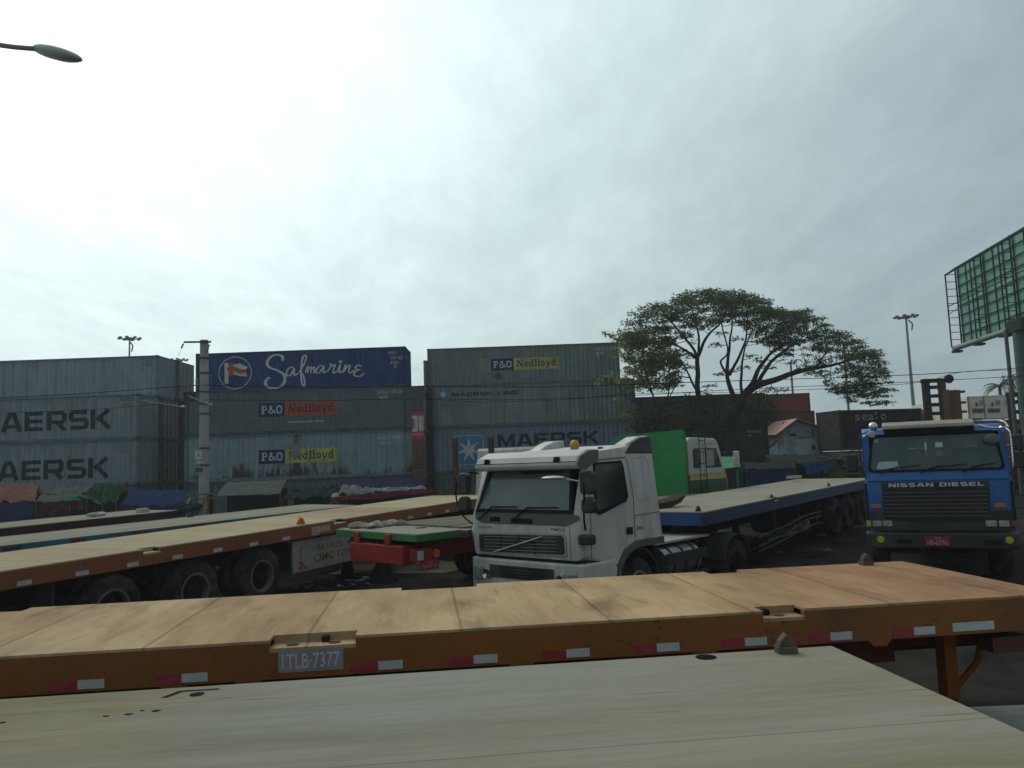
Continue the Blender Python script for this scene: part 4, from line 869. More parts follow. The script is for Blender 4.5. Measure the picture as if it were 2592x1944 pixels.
    # front panel, grille
    fpoly('front_seam', [(.02, 1.585), (2.48, 1.585), (2.48, 1.577), (.02, 1.577)], WGREY, .004, .003) if False else None
    gf = fpoly('grille', [(.37, 1.23), (2.25, 1.19), (2.28, 1.25), (2.28, 1.46), (2.24, 1.49), (.39, 1.53), (.35, 1.49), (.34, 1.27)], DPLAS, .014, .012)
    fpoly('grille_frame', [(.34, 1.2), (2.27, 1.16), (2.31, 1.2), (2.31, 1.49), (2.26, 1.52), (.36, 1.56), (.31, 1.53), (.31, 1.23)], paint('grille_surround', (.34, .34, .33), .45), .007, .006, gf)
    for i in range(5):
        z = 1.255 + i * .055
        MB().tube([(-.025, .5 + .0, z + .015), (-.025, 2.14, z - .02)], .006, 5).obj('grille_bar', STEEL, gf)
    for y in (.95, 1.3, 1.72): MB().box(-.02, -.015, y, y + .04, 1.21, 1.5).obj('grille_upright', BLK, gf)
    MB().tube([(-.032, .78, 1.50), (-.032, 1.9, 1.20)], .016, 6).obj('emblem_bar', STEEL, gf); MB().lathe([(.03, -.02), (.075, -.012), (.085, .0), (.02, .0)], 16, Matrix.Translation((-.035, 1.34, 1.36)) @ Matrix.Rotation(radians(90), 4, 'Z')).obj('emblem', DSTEEL, gf)
    MF = Matrix(((0, 1, 0, -.006), (-1, 0, 0, 0), (0, 0, 1, 0), (0, 0, 0, 1)))      # stroke x -> -y, facing -x
    for txt, a_, b_, z_ in (('VOLVO', -2.32, -1.95, 1.592), ('FM12', -.62, -.32, 1.60)): lettering(t, txt, a_, z_, b_, z_ + .045, MF, WGREY)
    plate(t, 'panel_seam', [(.24, 1.62), (.246, 1.62), (.246, 1.15), (.24, 1.15)], BLK, -.003, -.0005) if False else None
    MB().box(-.004, -.0005, .225, .231, 1.15, 1.68).obj('panel_seam', BLK, t)
    # bumper
    bp = [(.0, 0), (-.06, .5), (-.06, 2.0), (.0, 2.5), (.35, 2.52), (.9, 2.52), (.9, -.02), (.35, -.02)]
    bo = MB().prism([(.03, -.02), (-.03, .3), (-.05, .7), (-.05, 1.8), (-.03, 2.2), (.03, 2.52), (.88, 2.52), (.88, -.02)], .52, 1.085, 'z').obj('bumper', WHITE, t, bevel=.03)
    MB().box(.03, .3, .15, 2.35, 1.086, 1.139).obj('bumper_gap', BLK, t)
    MB().box(-.062, -.052, .55, 2.0, .78, .99).obj('bumper_grille', DPLAS, bo)
    for i in range(4): MB().box(-.068, -.063, .75, 1.75, .80 + i * .05, .815 + i * .05).obj('grille_bar', BLK, bo)
    for y in (.12, 2.16): MB().box(-.062 + (.02 if 1 else 0), .02, y, y + .26, .7, .93).obj('headlight', paint('headlight_lens', (.25, .26, .25), .15, var=.3, sc=6), bo, bevel=.015)
    for y in (.4, 2.06): MB().lathe([(.07, .0), (.085, -.03), (.08, -.05), (.02, -.02)], 18, Matrix.Translation((-.055, y, .83)) @ Matrix.Rotation(radians(-90), 4, 'Z')).obj('fog_lamp', CHROME, bo, smooth=30)
    # sides
    for sy, o_ in ((0, -1), (W, 1)):
        def tp(b):      # lean the upper panels in with the cab side
            b.v = [(x, y - (o_ * (z - 1.9) * .075 if z > 1.9 else 0), z) for x, y, z in b.v]; return b
        def sp(name, poly, m, d, th=.008, parent=t):
            a, b = sy + o_ * d, sy + o_ * (d - th); return tp(MB().prism(poly, min(a, b), max(a, b))).obj(name, m, parent)
        wd = [(.50, 2.64), (1.22, 2.655), (1.27, 2.58), (1.31, 2.1), (1.25, 2.03), (.55, 1.87), (.47, 1.9), (.44, 1.98)]
        sp('door_window', wd, GLD, .012)
        c = (.88, 2.28); sp('window_frame', [(c[0] + (x - c[0]) * 1.09, c[1] + (z - c[1]) * 1.10) for x, z in wd], BLK, .005)
        for nm, pts in (('door_seam', [(.30, 2.6), (.27, 1.8), (.24, 1.17)]), ('door_seam', [(1.42, 2.72), (1.5, 2.1), (1.47, 1.36)]), ('panel_seam', [(1.49, 1.75), (2.29, 1.76)]), ('gutter', [(.5, 2.72), (1.4, 2.745)])):
            tp(MB().tube([(x, sy + o_ * .001, z) for x, z in pts], .005 if nm != 'gutter' else .010, 5)).obj(nm, BLK if nm != 'gutter' else WGREY, t)
        rq = [(1.58, 2.72), (1.98, 2.74), (2.06, 2.66), (2.1, 2.1), (2.03, 2.02), (1.66, 2.0), (1.6, 2.08)]
        tp(MB().tube([(x, sy + o_ * .0, z) for x, z in rq + rq[:1]], .004, 4)).obj('pressed_panel', paint('panel_line', (.33, .335, .325), .5), t)
        sp('door_handle', [(1.24, 1.455), (1.41, 1.445), (1.40, 1.565), (1.24, 1.57)], BLK, .012)
        # arch and steps
        arch = [(2.34, 1.33), (1.48, 1.325), (1.15, 1.215), (.95, .97), (.84, .55), (.93, .55), (1.03, .92), (1.2, 1.12), (1.5, 1.21), (2.34, 1.21)]
        MB().prism(arch, min(sy - o_ * .02, sy + o_ * .03), max(sy - o_ * .02, sy + o_ * .03)).obj('wheel_arch', WGREY, t, bevel=.008)
        mg = [(1.6 - .62 * cos(radians(q)), .6 + .6 * sin(radians(q))) for q in range(20, 171, 15)]
        MB().prism([*mg, *[(1.6 + (x - 1.6) * .94, .6 + (z - .6) * .94) for x, z in mg[::-1]]], min(sy - o_ * .03, sy - o_ * .4), max(sy - o_ * .03, sy - o_ * .4)).obj('mudguard', DPLAS, t)
        sp('lower_step', [(.3, 1.08), (.93, .96), (.84, .55), (.3, .5)], WHITE, .0, .05)
        # fairing
        tp(MB().prism([(1.38, 2.81), (1.6, 2.99), (1.9, 3.09), (2.22, 3.11), (2.24, 2.80)], min(sy + o_ * .015, sy - o_ * .12), max(sy + o_ * .015, sy - o_ * .14))).obj('roof_fairing', DPLAS, t, bevel=.02)
        # mirrors
        y_ = sy + o_ * (.24 if o_ < 0 else .06)
        ma_ = MB().tube(smooth_line([(.12, sy + o_ * .0, 1.62), (-.06, sy + o_ * .12, 1.8), (-.14, sy + o_ * .2, 2.1), (-.12, sy + o_ * .2, 2.4), (.05, sy + o_ * .1, 2.56), (.2, sy - o_ * .05, 2.55)]), .016, 6).obj('mirror_arm', BLK, t, smooth=40)
        for za, zb, w_ in ((2.19, 2.57, .13), (1.90, 2.15, .115)):
            b = MB(); b.prism([(y_ - w_, za + .04), (y_ - w_ + .04, za), (y_ + w_ - .04, za), (y_ + w_, za + .04), (y_ + w_, zb - .06), (y_ + w_ - .06, zb), (y_ - w_ + .06, zb), (y_ - w_, zb - .06)], -.14, .0, 'x'); b.obj('mirror', DPLAS, t, bevel=.03)
            MB().tube([(-.06, sy + o_ * .14, (za + zb) / 2), (-.06, y_, (za + zb) / 2)], .012, 5).obj('mirror_bracket', BLK, t)
        MB().box(-.06, .12, sy + o_ * .1 - .11, sy + o_ * .1 + .13, 1.40, 1.56).obj('mirror_foot', DPLAS, t, bevel=.03)
    b = MB().blob((-.25, .32, 2.46), (.10, .24, .035), 14, 6); b.tube([(-.2, .1, 2.44), (-.1, -.18, 2.38)], .014, 5); b.obj('kerb_mirror', paint('mirror_cream', (.45, .44, .40), .4), t, smooth=40)
    for ya_ in (.13, 2.08): MB().prism([(1.42, 2.88), (1.62, 3.0), (1.92, 3.105), (2.22, 3.12), (2.22, 2.9)], ya_, ya_ + .29).obj('fairing_cap', WHITE, t, bevel=.03)
    MS = Matrix(((1, 0, 0, 0), (0, 1, 0, -.002), (0, 0, 1, 0), (0, 0, 0, 1))); lettering(t, '380', 1.54, 1.50, 1.74, 1.56, MS, WGREY)
    # chassis, tank, axles
    for y in (.75, 1.6): MB().box(.9, 6.2, y, y + .14, .62, .92).obj('chassis_beam', CHAS, t)
    MB().box(2.45, 4.4, .25, 2.25, 1.13, 1.17).obj('catwalk', paint('dusty_plate', (.33, .33, .29), .7, var=.15, dirt=(.22, .2, .17), damt=.5), t)
    tk = MB().tube([(2.55, .36, .78), (3.75, .36, .78)], .30, 20).obj('fuel_tank', paint('tank_alloy', (.3, .3, .3), .35, .8), t, smooth=40)
    for x in (2.75, 3.15, 3.55): MB().tube([(x, .36, .78), (x + .06, .36, .78)], .31, 20).obj('tank_strap', BLK, tk)
    MB().box(2.5, 3.9, .02, .07, .80, .98).box(2.5, 3.9, .02, .07, .52, .58).obj('side_guard', DSTEEL, t)
    for y in (.2, 2.3): wheel(t, 1.6, y, .51, .51, .3, -1 if y < 1 else 1)
    for y, o_ in ((.2, -1), (.54, -1), (1.96, 1), (2.3, 1)): wheel(t, 5.1, y, .51, .51, .28, o_, TYRE if y < 1 else STEEL)
    for y in (.0, 2.0): MB().prism([(5.1 - .6 * cos(radians(q)), .55 + .58 * sin(radians(q))) for q in range(10, 171, 16)] + [(5.1 - .57 * cos(radians(q)), .55 + .55 * sin(radians(q))) for q in range(170, 9, -16)], y, y + .5).obj('mudguard', DPLAS, t)
    MB().lathe([(.02, 0), (.45, 0), (.5, .05), (.02, .06)], 20, Matrix.Translation((5.0, 1.25, 1.05)) @ Matrix.Rotation(radians(90), 4, 'X')).obj('fifth_wheel', CHAS, t)
    return t
VOL = tractor('white tractor unit facing the camera with amber beacon, in front of the blue trailer', (1.0, 12.6, .02), radians(47))
e2 = V((cos(radians(60)), sin(radians(60)), 0)); n2 = V((-e2.y, e2.x, 0))
v2 = copy_tree(VOL); v2['label'] = 'white tractor unit mostly hidden behind the other white cab, only its roof showing'
rzz = T2.rotation_euler.z; v2.rotation_euler = (0, 0, rzz + pi)
q = V((T2.location.x, T2.location.y, 0)) + V((cos(rzz), sin(rzz), 0)) * 20.2; q = q + V((-sin(rzz), cos(rzz), 0)) * 2.95
v2.location = (q.x, q.y, .28)
for ch in [c for c in list(COL.objects) if c.parent == v2 and c.name.split('.')[0] in ('fairing_cap', 'roof_fairing', 'beacon')]: bpy.data.objects.remove(ch)   # this one has a flat roof


# ------------------------------------------------------------------ blue truck on the right
d = ray(2361, 1131); KN = CAM + d * (15.0 / d.y); KN.z = .2
BLU = paint('truck_blue', (.018, .115, .36), .35, var=.14, sc=1, dirt=(.08, .11, .17), damt=.5, dsc=1.2)
nt_ = thing('lorry', 'blue heavy lorry with black grille and red number plate, facing the camera at right', 'truck', KN, radians(65))
Zs = lambda z: z - .2
# local x = towards its rear, local y = left in the picture is +
pr = [(.03, 1.30), (-.02, 1.55), (-.03, 2.12), (.0, 2.2), (.10, 2.32), (.20, 3.02), (.32, 3.12), (.55, 3.16), (1.9, 3.16), (1.98, 3.0), (1.98, 1.4), (1.2, 1.3)]
me = bpy.data.meshes.new('cab_body'); bm = bmesh.new(); n = len(pr)
va = [bm.verts.new((x, -1.22, Zs(z))) for x, z in pr]; vb = [bm.verts.new((x, 1.22, Zs(z))) for x, z in pr]
bm.faces.new(va[::-1]); bm.faces.new(vb)
for i in range(n): bm.faces.new((va[i], va[(i + 1) % n], vb[(i + 1) % n], vb[i]))
ed = [e for e in bm.edges if abs(e.verts[0].co.y - e.verts[1].co.y) < 1e-4 and max(v.co.x for v in e.verts) < .6 and min(v.co.z for v in e.verts) > 1.0]
bmesh.ops.bevel(bm, geom=ed, offset=.12, segments=4, profile=.5, affect='EDGES', clamp_overlap=True)
bmesh.ops.recalc_face_normals(bm, faces=bm.faces); bm.to_mesh(me); bm.free(); me.shade_smooth(); me.set_sharp_from_angle(angle=radians(28))
bm = bmesh.new(); bm.from_mesh(me); bmesh.ops.delete(bm, geom=[f for f in bm.faces if f.normal.x > .8 and f.calc_area() > 1.5], context='FACES_ONLY'); bm.to_mesh(me); bm.free()
link('cab_body', me, BLU, nt_); open_screen(me, Zs(2.4), Zs(2.95)); liner(nt_, .3, 1.97, -1.15, 1.15, 1.2, 2.9, (-.9, .36, Zs(2.55), Zs(2.93)))
MB().box(.1, .55, -1.1, 1.1, Zs(2.0), Zs(2.33)).obj('dashboard', paint('dash_grey', (.05, .052, .05), .8), nt_, bevel=.04)
def nx_(z): return -.03 if z < 2.12 else (-.03 + (z - 2.12) / .2 * .13 if z < 2.32 else .10 + (z - 2.32) / .7 * .10)
def npoly(name, pts, m, o=.012, th=.01, parent=nt_):     # pts: (left->right v, world z)
    b = MB(); n = len(pts)
    b.add([(nx_(z) - o, -v, Zs(z)) for v, z in pts] + [(nx_(z) - o + th, -v, Zs(z)) for v, z in pts], [tuple(range(n)), tuple(range(n, 2 * n))[::-1]] + [(i, i + n, (i + 1) % n + n, (i + 1) % n) for i in range(n)])
    return b.obj(name, m, parent)
wsn = npoly('windscreen', [(-1.06, 2.33), (1.05, 2.33), (1.1, 2.38), (1.02, 2.93), (.97, 2.97), (-.97, 2.97), (-1.02, 2.93), (-1.11, 2.38)], glass('blue_truck_glass', (.09, .15, .16), .5, .05), .025, .01)
so_ = [(-1.1, 2.30), (1.09, 2.30), (1.15, 2.35), (1.06, 2.97), (1.0, 3.03), (-1.0, 3.03), (-1.06, 2.97), (-1.15, 2.35)]
ring([(nx_(z) - .027, -v, Zs(z)) for v, z in so_], [(nx_(2.67 + (z - 2.67) * .9) - .029, -v * .955, Zs(2.67 + (z - 2.67) * .9)) for v, z in so_], 'windscreen_seal', BLK, nt_)
npoly('paper_notice', [(-1.0, 2.36), (-.6, 2.36), (-.62, 2.5), (-.95, 2.5)], paint('paper', (.42, .5, .48), .8), .031, .004, wsn)
npoly('sticker', [(-1.0, 2.88), (-.93, 2.88), (-.93, 2.94), (-1.0, 2.94)], paint('sticker_green', (.2, .45, .3), .6), .031, .004, wsn)
for v0, v1, v2_ in ((-.95, -.62, -.25), (-.25, .1, .55), (.45, .8, 1.0)):
    MB().tube([(-.02, -v0, Zs(2.27)), (.03, -v1, Zs(2.40))], .014, 6).tube([(.03, -(v0 + .15), Zs(2.36)), (.03, -v2_, Zs(2.42))], .010, 6).obj('wiper', BLK, nt_)
npoly('sun_visor_band', [(-.80, 3.02), (.72, 3.02), (.72, 3.12), (-.80, 3.12)], BLK, .05, .04)
v = MB().prism([(.0, Zs(3.12)), (.02, Zs(3.19)), (.3, Zs(3.26)), (.7, Zs(3.26)), (.7, Zs(3.13)), (.2, Zs(3.115))], -.72, .84).obj('roof_visor', paint('visor_dust', (.33, .31, .27), .7, dirt=(.25, .23, .2), damt=.4), nt_, bevel=.02)
MB().box(-.045, -.01, -1.2, 1.2, Zs(2.13), Zs(2.135)).obj('panel_seam', BLK, nt_)
npoly('grille', [(-.92, 1.36), (.83, 1.36), (.86, 2.1), (-.94, 2.1)], paint('grille_black', (.016, .016, .017), .45, dirt=DUST, damt=.25), .012, .011)
for i in range(7):
    z = 1.46 + i * .073
    MB().box(-.062, -.043, -.82, .91, Zs(z), Zs(z) + .018).obj('grille_bar', paint('bar_dusty', (.09, .085, .08), .5), nt_)
MFN = Matrix(((0, 1, 0, -.047), (-1, 0, 0, 0), (0, 0, 1, -.2), (0, 0, 0, 1)))
k = Ink().block('NISSAN DIESEL', -.80, 2.015, .78, 2.085, .24, .34)
me = bpy.data.meshes.new('lettering'); me.from_pydata([tuple(MFN @ V(p)) for p in k.v], [], k.f); link('lettering', me, paint('badge_silver', (.55, .56, .56), .4, .2), nt_)
for v0, v1 in ((-1.14, -.96), (.9, 1.1)): MB().box(-.05, -.018, -v1, -v0, Zs(1.61), Zs(1.69)).obj('indicator', paint('amber_lens', (.5, .13, .02), .3), nt_, bevel=.01)
npoly('lower_apron', [(-1.2, 1.2), (1.2, 1.2), (1.2, 1.56), (-1.2, 1.56)], DPLAS, .011, .03)
LENS = paint('lamp_lens_clear', (.36, .38, .37), .12, .3, var=.4, sc=9)
for v0, v1, m_ in ((-1.24, -1.17, paint('yellow_lens', (.5, .36, .06), .3)), (-1.14, -.98, LENS), (-.96, -.80, LENS), (.74, .92, LENS), (.95, 1.12, LENS), (1.14, 1.23, MATS['reflective_red'])):
    MB().box(-.065, -.03, -v1, -v0, Zs(1.27), Zs(1.38)).obj('headlight' if m_ is LENS else 'side_lamp', m_, nt_, bevel=.012)
for s_ in (-1, 1): MB().box(-.0, .9, s_ * 1.215 if s_ > 0 else -1.245, 1.245 if s_ > 0 else -1.215, Zs(1.3), Zs(2.1)).obj('corner_vane', DPLAS, nt_, bevel=.012)
bu = MB().prism([(-.12, -1.26), (-.16, -1.0), (-.16, 1.0), (-.12, 1.26), (.3, 1.27), (.3, -1.27)], Zs(.88), Zs(1.16), 'z').obj('bumper', paint('bumper_black', (.03, .03, .03), .55, dirt=DUST, damt=.4), nt_, bevel=.03)
for v0, v1 in ((-.75, -.48), (.68, .98)): MB().box(-.166, -.159, -v1, -v0, Zs(.95), Zs(1.04)).obj('bumper_slot', BLK, bu)
for v in (-1.02, 1.08): MB().lathe([(.02, -.012), (.06, -.012), (.065, 0), (.02, .004)], 14, Matrix.Translation((-.158, -v, Zs(1.04))) @ Matrix.Rotation(radians(-90), 4, 'Z')).obj('fog_lamp', paint('fog_yellow', (.45, .42, .03), .25), bu)
pl = MB().box(-.175, -.1605, -.14, .27, Zs(.93), Zs(1.10)).obj('number_plate', MATS['plate_red'], bu)
for txt, a_, b_, c_, d_ in (('YGN', -.12, .0, 1.06, 1.09), ('1B-6596', -.23, .10, .945, 1.04)):
    k = Ink().font(txt, a_, c_, b_, d_, .006); MX = Matrix(((0, 1, 0, -.1765), (-1, 0, 0, 0), (0, 0, 1, -.2), (0, 0, 0, 1)))
    me = bpy.data.meshes.new('lettering'); me.from_pydata([tuple(MX @ V(p)) for p in k.v], [], k.f); link('lettering', me, MATS['plate_pale'], pl)
for v, s_ in ((-1.42, -1), (1.36, 1)):
    for za, zb in (((2.32, 2.66),) if s_ < 0 else ((2.64, 2.92), (2.32, 2.61))):
        MB().box(.0, .09, -v - .11, -v + .11, Zs(za), Zs(zb)).obj('mirror', DPLAS, nt_, bevel=.025)
    MB().tube(smooth_line([(.15, -s_ * 1.16, Zs(2.2)), (-.02, -s_ * 1.25, Zs(2.3)), (.0, -s_ * 1.27, Zs(2.75)), (.05, -s_ * 1.26, Zs(3.0)), (.25, -s_ * 1.15, Zs(3.08))]), .014, 6).tube([(0, -s_ * 1.27, Zs(2.75)), (.04, -v, Zs(2.75))], .011, 5).tube([(0, -s_ * 1.27, Zs(2.4)), (.04, -v, Zs(2.4))], .011, 5).obj('mirror_arm', CHROME if s_ > 0 else DSTEEL, nt_, smooth=40)
MB().tube(smooth_line([(-.02, -.78, Zs(3.13)), (-.08, -.95, Zs(3.07)), (-.06, -1.2, Zs(3.06)), (.1, -1.24, Zs(3.1)), (.5, -1.2, Zs(3.2)), (.5, -.9, Zs(3.22))]), .02, 6).obj('roof_rail', CHROME, nt_, smooth=40)
MB().blob((.02, -.98, Zs(2.86)), (.03, .14, .10), 12, 6).obj('kerb_mirror', paint('round_mirror', (.12, .13, .13), .25), nt_, smooth=40)
MB().lathe([(.02, -.03), (.06, -.03), (.07, .0), (.06, .05), (.02, .06)], 14, Matrix.Translation((.08, 1.03, Zs(3.04))) @ Matrix.Rotation(radians(-90), 4, 'Z')).obj('roof_lamp', paint('lamp_glass', (.4, .4, .36), .2), nt_)
MB().blob((.4, 1.0, Zs(3.2)), (.09, .09, .09), 10, 6).obj('roof_lamp', CHROME, nt_, smooth=40)
for s_ in (-1, 1): MB().prism([(.35, Zs(2.35)), (1.1, Zs(2.35)), (1.15, Zs(2.9)), (.42, Zs(2.95))], s_ * 1.222, s_ * 1.228).obj('door_window', GLD, nt_)
for y in (-.45, .3): MB().box(.3, 8, y, y + .15, .55, .9).obj('chassis_beam', CHAS, nt_)
for y in (-1.05, 1.05): wheel(nt_, 1.2, y, .52, .52, .32, -1 if y < 0 else 1)
for x in (5.2, 6.5):
    for y, o_ in ((-1.05, -1), (-.7, -1), (.7, 1), (1.05, 1)): wheel(nt_, x, y, .52, .52, .3, o_)
MB().box(2.2, 8.2, -1.2, 1.2, 1.0, 1.1).obj('load_bed', CHAS, nt_)
for y_s in (-.95, .4): MB().box(1.0, 1.4, y_s, y_s + .55, Zs(1.9), Zs(2.12)).box(1.3, 1.45, y_s, y_s + .55, Zs(2.121), Zs(2.72)).obj('seat', paint('seat_cloth', (.03, .03, .035), .9), nt_, bevel=.05)
MB().tube([(.75 + .12 * sin(a_), -.65 + .23 * cos(a_), Zs(2.42) + .2 * sin(a_)) for a_ in [q_ * pi / 10 for q_ in range(21)]], .015, 6).obj('steering_wheel', BLK, nt_, smooth=40)

# ------------------------------------------------------------------ green and white truck pulling the green edged trailer
a = at_y(1546, 1094, 25.5); b = at_y(1737, 1090, 23.6); c = (a + b) / 2
GT = thing('lorry', 'white and green cab with tall green headboard, yellow stripe and side ladder', 'truck', (c.x, c.y, .25), atan2(b.x - a.x, a.y - b.y) if False else radians(44))
GRN = paint('headboard_green', (.012, .22, .05), .5, chips=1, var=.16, sc=1.2, dirt=(.02, .12, .04), damt=.5); CW = paint('cab_white', (.43, .46, .46), .45, var=.08, dirt=(.25, .25, .22), damt=.4); GDK = paint('cab_green', (.02, .10, .045), .5, var=.15)
hb = MB().prism([(1.40, .9), (-1.34, .9), (-1.34, 3.22), (-1.28, 3.28), (1.2, 3.22), (1.40, 3.10)], -.03, .03, 'x').obj('headboard', GRN, GT)
MB().box(.031, .10, -1.34, -1.22, .9, 3.2).box(.031, .10, 1.25, 1.37, .9, 3.05).obj('headboard_stiffener', GDK, hb); MB().box(-.038, -.0305, -1.3, 1.3, 2.55, 2.57).obj('headboard_weld', paint('weld_pale', (.08, .3, .12), .6), hb)
cp = [(.35, 1.0), (2.35, 1.0), (2.42, 1.6), (2.38, 1.95), (2.05, 2.85), (1.9, 3.02), (.5, 3.06), (.35, 2.95)]
MB().prism([(.35, 1.9), (2.39, 1.9), (2.38, 1.95), (2.05, 2.85), (1.9, 3.02), (.5, 3.06), (.35, 2.95)], -1.22, 1.22).obj('cab_body', CW, GT, bevel=.05)
MB().prism([(.35, 1.0), (2.35, 1.0), (2.42, 1.6), (2.395, 1.899), (.35, 1.899)], -1.22, 1.22).obj('cab_lower_panel', GDK, GT, bevel=.02)
MB().prism([(.352, 1.80), (2.40, 1.80), (2.39, 1.91), (.352, 1.91)], -1.232, -1.221).obj('yellow_stripe', paint('stripe_yellow', (.50, .38, .02), .5), GT)
MB().prism([(.352, 1.765), (2.40, 1.765), (2.40, 1.798), (.352, 1.798)], -1.232, -1.221).obj('white_stripe', CW, GT)
MB().prism([(1.25, 2.12), (2.14, 2.12), (1.90, 2.72), (1.25, 2.72)], -1.236, -1.221).obj('door_window', GLD, GT); MB().prism([(1.3, 2.16), (1.72, 2.16), (1.72, 2.66), (1.3, 2.66)], -1.24, -1.2365).obj('window_pane', paint('pane_light', (.22, .25, .25), .2), GT)
MB().prism([(.62, 2.12), (.95, 2.12), (.98, 2.2), (.98, 2.66), (.9, 2.72), (.66, 2.72), (.6, 2.65), (.6, 2.2)], -1.236, -1.221).obj('rear_window', GLD, GT)
for pts in ([(1.18, 1.1), (1.16, 2.85)], [(1.16, 2.85), (1.98, 2.85)]): MB().tube([(x, -1.223, z) for x, z in pts], .006, 5).obj('door_seam', BLK, GT)
ld = MB()
for x in (.78, 1.12): ld.tube(smooth_line([(x, -1.33, 1.0), (x, -1.33, 2.95), (x, -1.28, 3.12), (x, -1.1, 3.16)]), .016, 6)
for z in (1.2, 1.55, 1.9, 2.25, 2.6, 2.95): ld.tube([(.78, -1.33, z), (1.12, -1.33, z)], .014, 6)
for z in (1.5, 2.7): ld.tube([(.6, -1.24, z), (1.2, -1.33, z)], .010, 5)
ld.obj('ladder', DSTEEL, GT)
MB().add([(2.40, -1.1, 1.98), (2.40, 1.1, 1.98), (2.08, 1.1, 2.84), (2.08, -1.1, 2.84)], [(0, 1, 2, 3)]).obj('windscreen', GLS, GT)
mm = MB().box(2.55, 2.62, -1.62, -1.4, 2.12, 2.6).obj('mirror', paint('mirror_white', (.5, .5, .5), .4), GT, bevel=.04); MB().tube([(2.3, -1.22, 2.5), (2.58, -1.5, 2.55)], .012, 5).obj('mirror_arm', BLK, GT)
MB().box(-3, 2.3, -.45, -.3, .6, .9).box(-3, 2.3, .3, .45, .6, .9).obj('chassis_beam', CHAS, GT)
for x, y, o_ in ((1.4, -1.05, -1), (1.4, 1.05, 1), (-1.6, -1.05, -1), (-1.6, 1.05, 1), (-1.6, -.7, -1), (-1.6, .7, 1)): wheel(GT, x, y, .52, .52, .3, o_)
MB().prism([(2.43, 1.2), (2.43, 1.75), (2.5, 1.75), (2.5, 1.2)], -1.2, -1.05).obj('corner_lamp', MATS['amber_lens'], GT)
tt = MB(); tt.lathe([(.33, -.05), (.34, 0), (.33, .05), (.30, .03), (.30, -.03)], 20, closed=True)
sp = at_z(1700, 1262, 1.9); tag(MB().prism([(-.5, .0), (.1, .0), (.4, .10), (.55, .24), (.53, .26), (.3, .17), (-.1, .12), (-.5, .12)], -.25, .1).obj('bent_panel', paint('bent_tan', (.07, .06, .045), .8, var=.3), loc=sp + V((-.1, 1.0, -.22)), rot=(.1, 0, .5)), 'bent dusty panel propped between the white cab and the green headboard', 'panel')

# ------------------------------------------------------------------ market stalls under tarpaulins
def sheet(name, q, m, parent=None, nu=44, nv=20, amp=.06, fr=1.6, sag=.1, th=.012):
    """sheet stretched over four corners (back-left, back-right, front-right, front-left)"""
    b = MB(); q = [V(p) for p in q]; sd = rnd.random() * 50
    for j in range(nv + 1):
        for i in range(nu + 1):
            u, w = i / nu, j / nv
            p = (q[0] * (1 - u) + q[1] * u) * (1 - w) + (q[3] * (1 - u) + q[2] * u) * w
            cr1 = .5 - abs(noise.noise(V((u * fr * 5 + w * 3 + sd, w * 2.5, 7)))) * 2; cr2 = .5 - abs(noise.noise(V((u * fr * 9 - w * 4, w * 3 + sd, 2)))) * 2
            f = (cr1 * .9 + cr2 * .5) * amp * .8 + noise.noise(V((u * fr * 6 + sd, w * fr * 1.4, sd))) * amp + noise.noise(V((u * fr * 16, w * fr * 3 + sd, 3))) * amp * .5 - sag * sin(pi * u) * (.4 + .6 * w) + (.05 * noise.noise(V((u * 9 + sd, 0, 0))) if j == nv else 0)
            b.v.append(tuple(p + V((noise.noise(V((u * 5, w * 4, sd))) * amp * .5, 0, f))))
    for j in range(nv):
        for i in range(nu): b.f.append((j * (nu + 1) + i, j * (nu + 1) + i + 1, (j + 1) * (nu + 1) + i + 1, (j + 1) * (nu + 1) + i))
    o = b.obj(name, m, parent, smooth=70)
    s = o.modifiers.new('thick', 'SOLIDIFY'); s.thickness = th
    return o
WOOD = paint('stall_pole', (.12, .09, .06), .85, var=.3, sc=3); SHADEC = paint('stall_dark_cloth', (.018, .02, .028), .9, var=.3)  # near-black colour stands for the shade inside the stalls
GST = 'tarpaulin market stalls'
def stall(label, pts, col, Yb, Yf, skirt=None, goods=True, **kw):
    """pts: photograph corners bl, br, fr, fl"""
    q = [at_y(*pts[0], Yb), at_y(*pts[1], Yb), at_y(*pts[2], Yf), at_y(*pts[3], Yf)]
    o = V((q[3].x, q[3].y, gz(0, q[3].y))); t = thing('market_stall', label, 'stall', o, 0, GST)
    q = [p - o for p in q]
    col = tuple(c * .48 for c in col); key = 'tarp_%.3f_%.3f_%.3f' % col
    sheet('tarpaulin', q, paint(key, col, .65, var=.2, sc=1.5, dirt=tuple(c * .5 + .02 for c in col), damt=.5, dsc=2), t, **kw)
    for p in q: MB().tube([(p.x, p.y, -.05), (p.x, p.y, p.z + .02)], .03, 6).obj('pole', WOOD, t)
    if skirt: 
        k2 = 'tarp_%.3f_%.3f_%.3f' % skirt
        sheet('hanging_cloth', [q[3], q[2], q[2] + V((0, -.15, -.7)), q[3] + V((0, -.15, -.7))], paint(k2, skirt, .8, var=.25, sc=2), t, amp=.08, sag=.05)
    MB().box(q[0].x, q[1].x, q[0].y - .04, q[0].y, 0, max(.3, q[0].z - .35)).obj('shade_backing', SHADEC, t)  # added dark sheet, painted as the shade under the tarpaulin
    if goods:
        xa, xb = sorted((q[3].x, q[2].x)); m_ = MB(); 
        m_.box(xa + .2, xb - .2, .4, 1.1, 0, .75).obj('counter', WOOD, t)
    return t
S1 = c1o; S2 = c2o
stall('stall under a faded salmon pink tarpaulin at the far left', [S1(-300, 1292), S1(305, 1290), S1(285, 1423), S1(-300, 1434)], (.30, .155, .115), 37, 34, skirt=(.02, .028, .07), amp=.14, sag=.02)
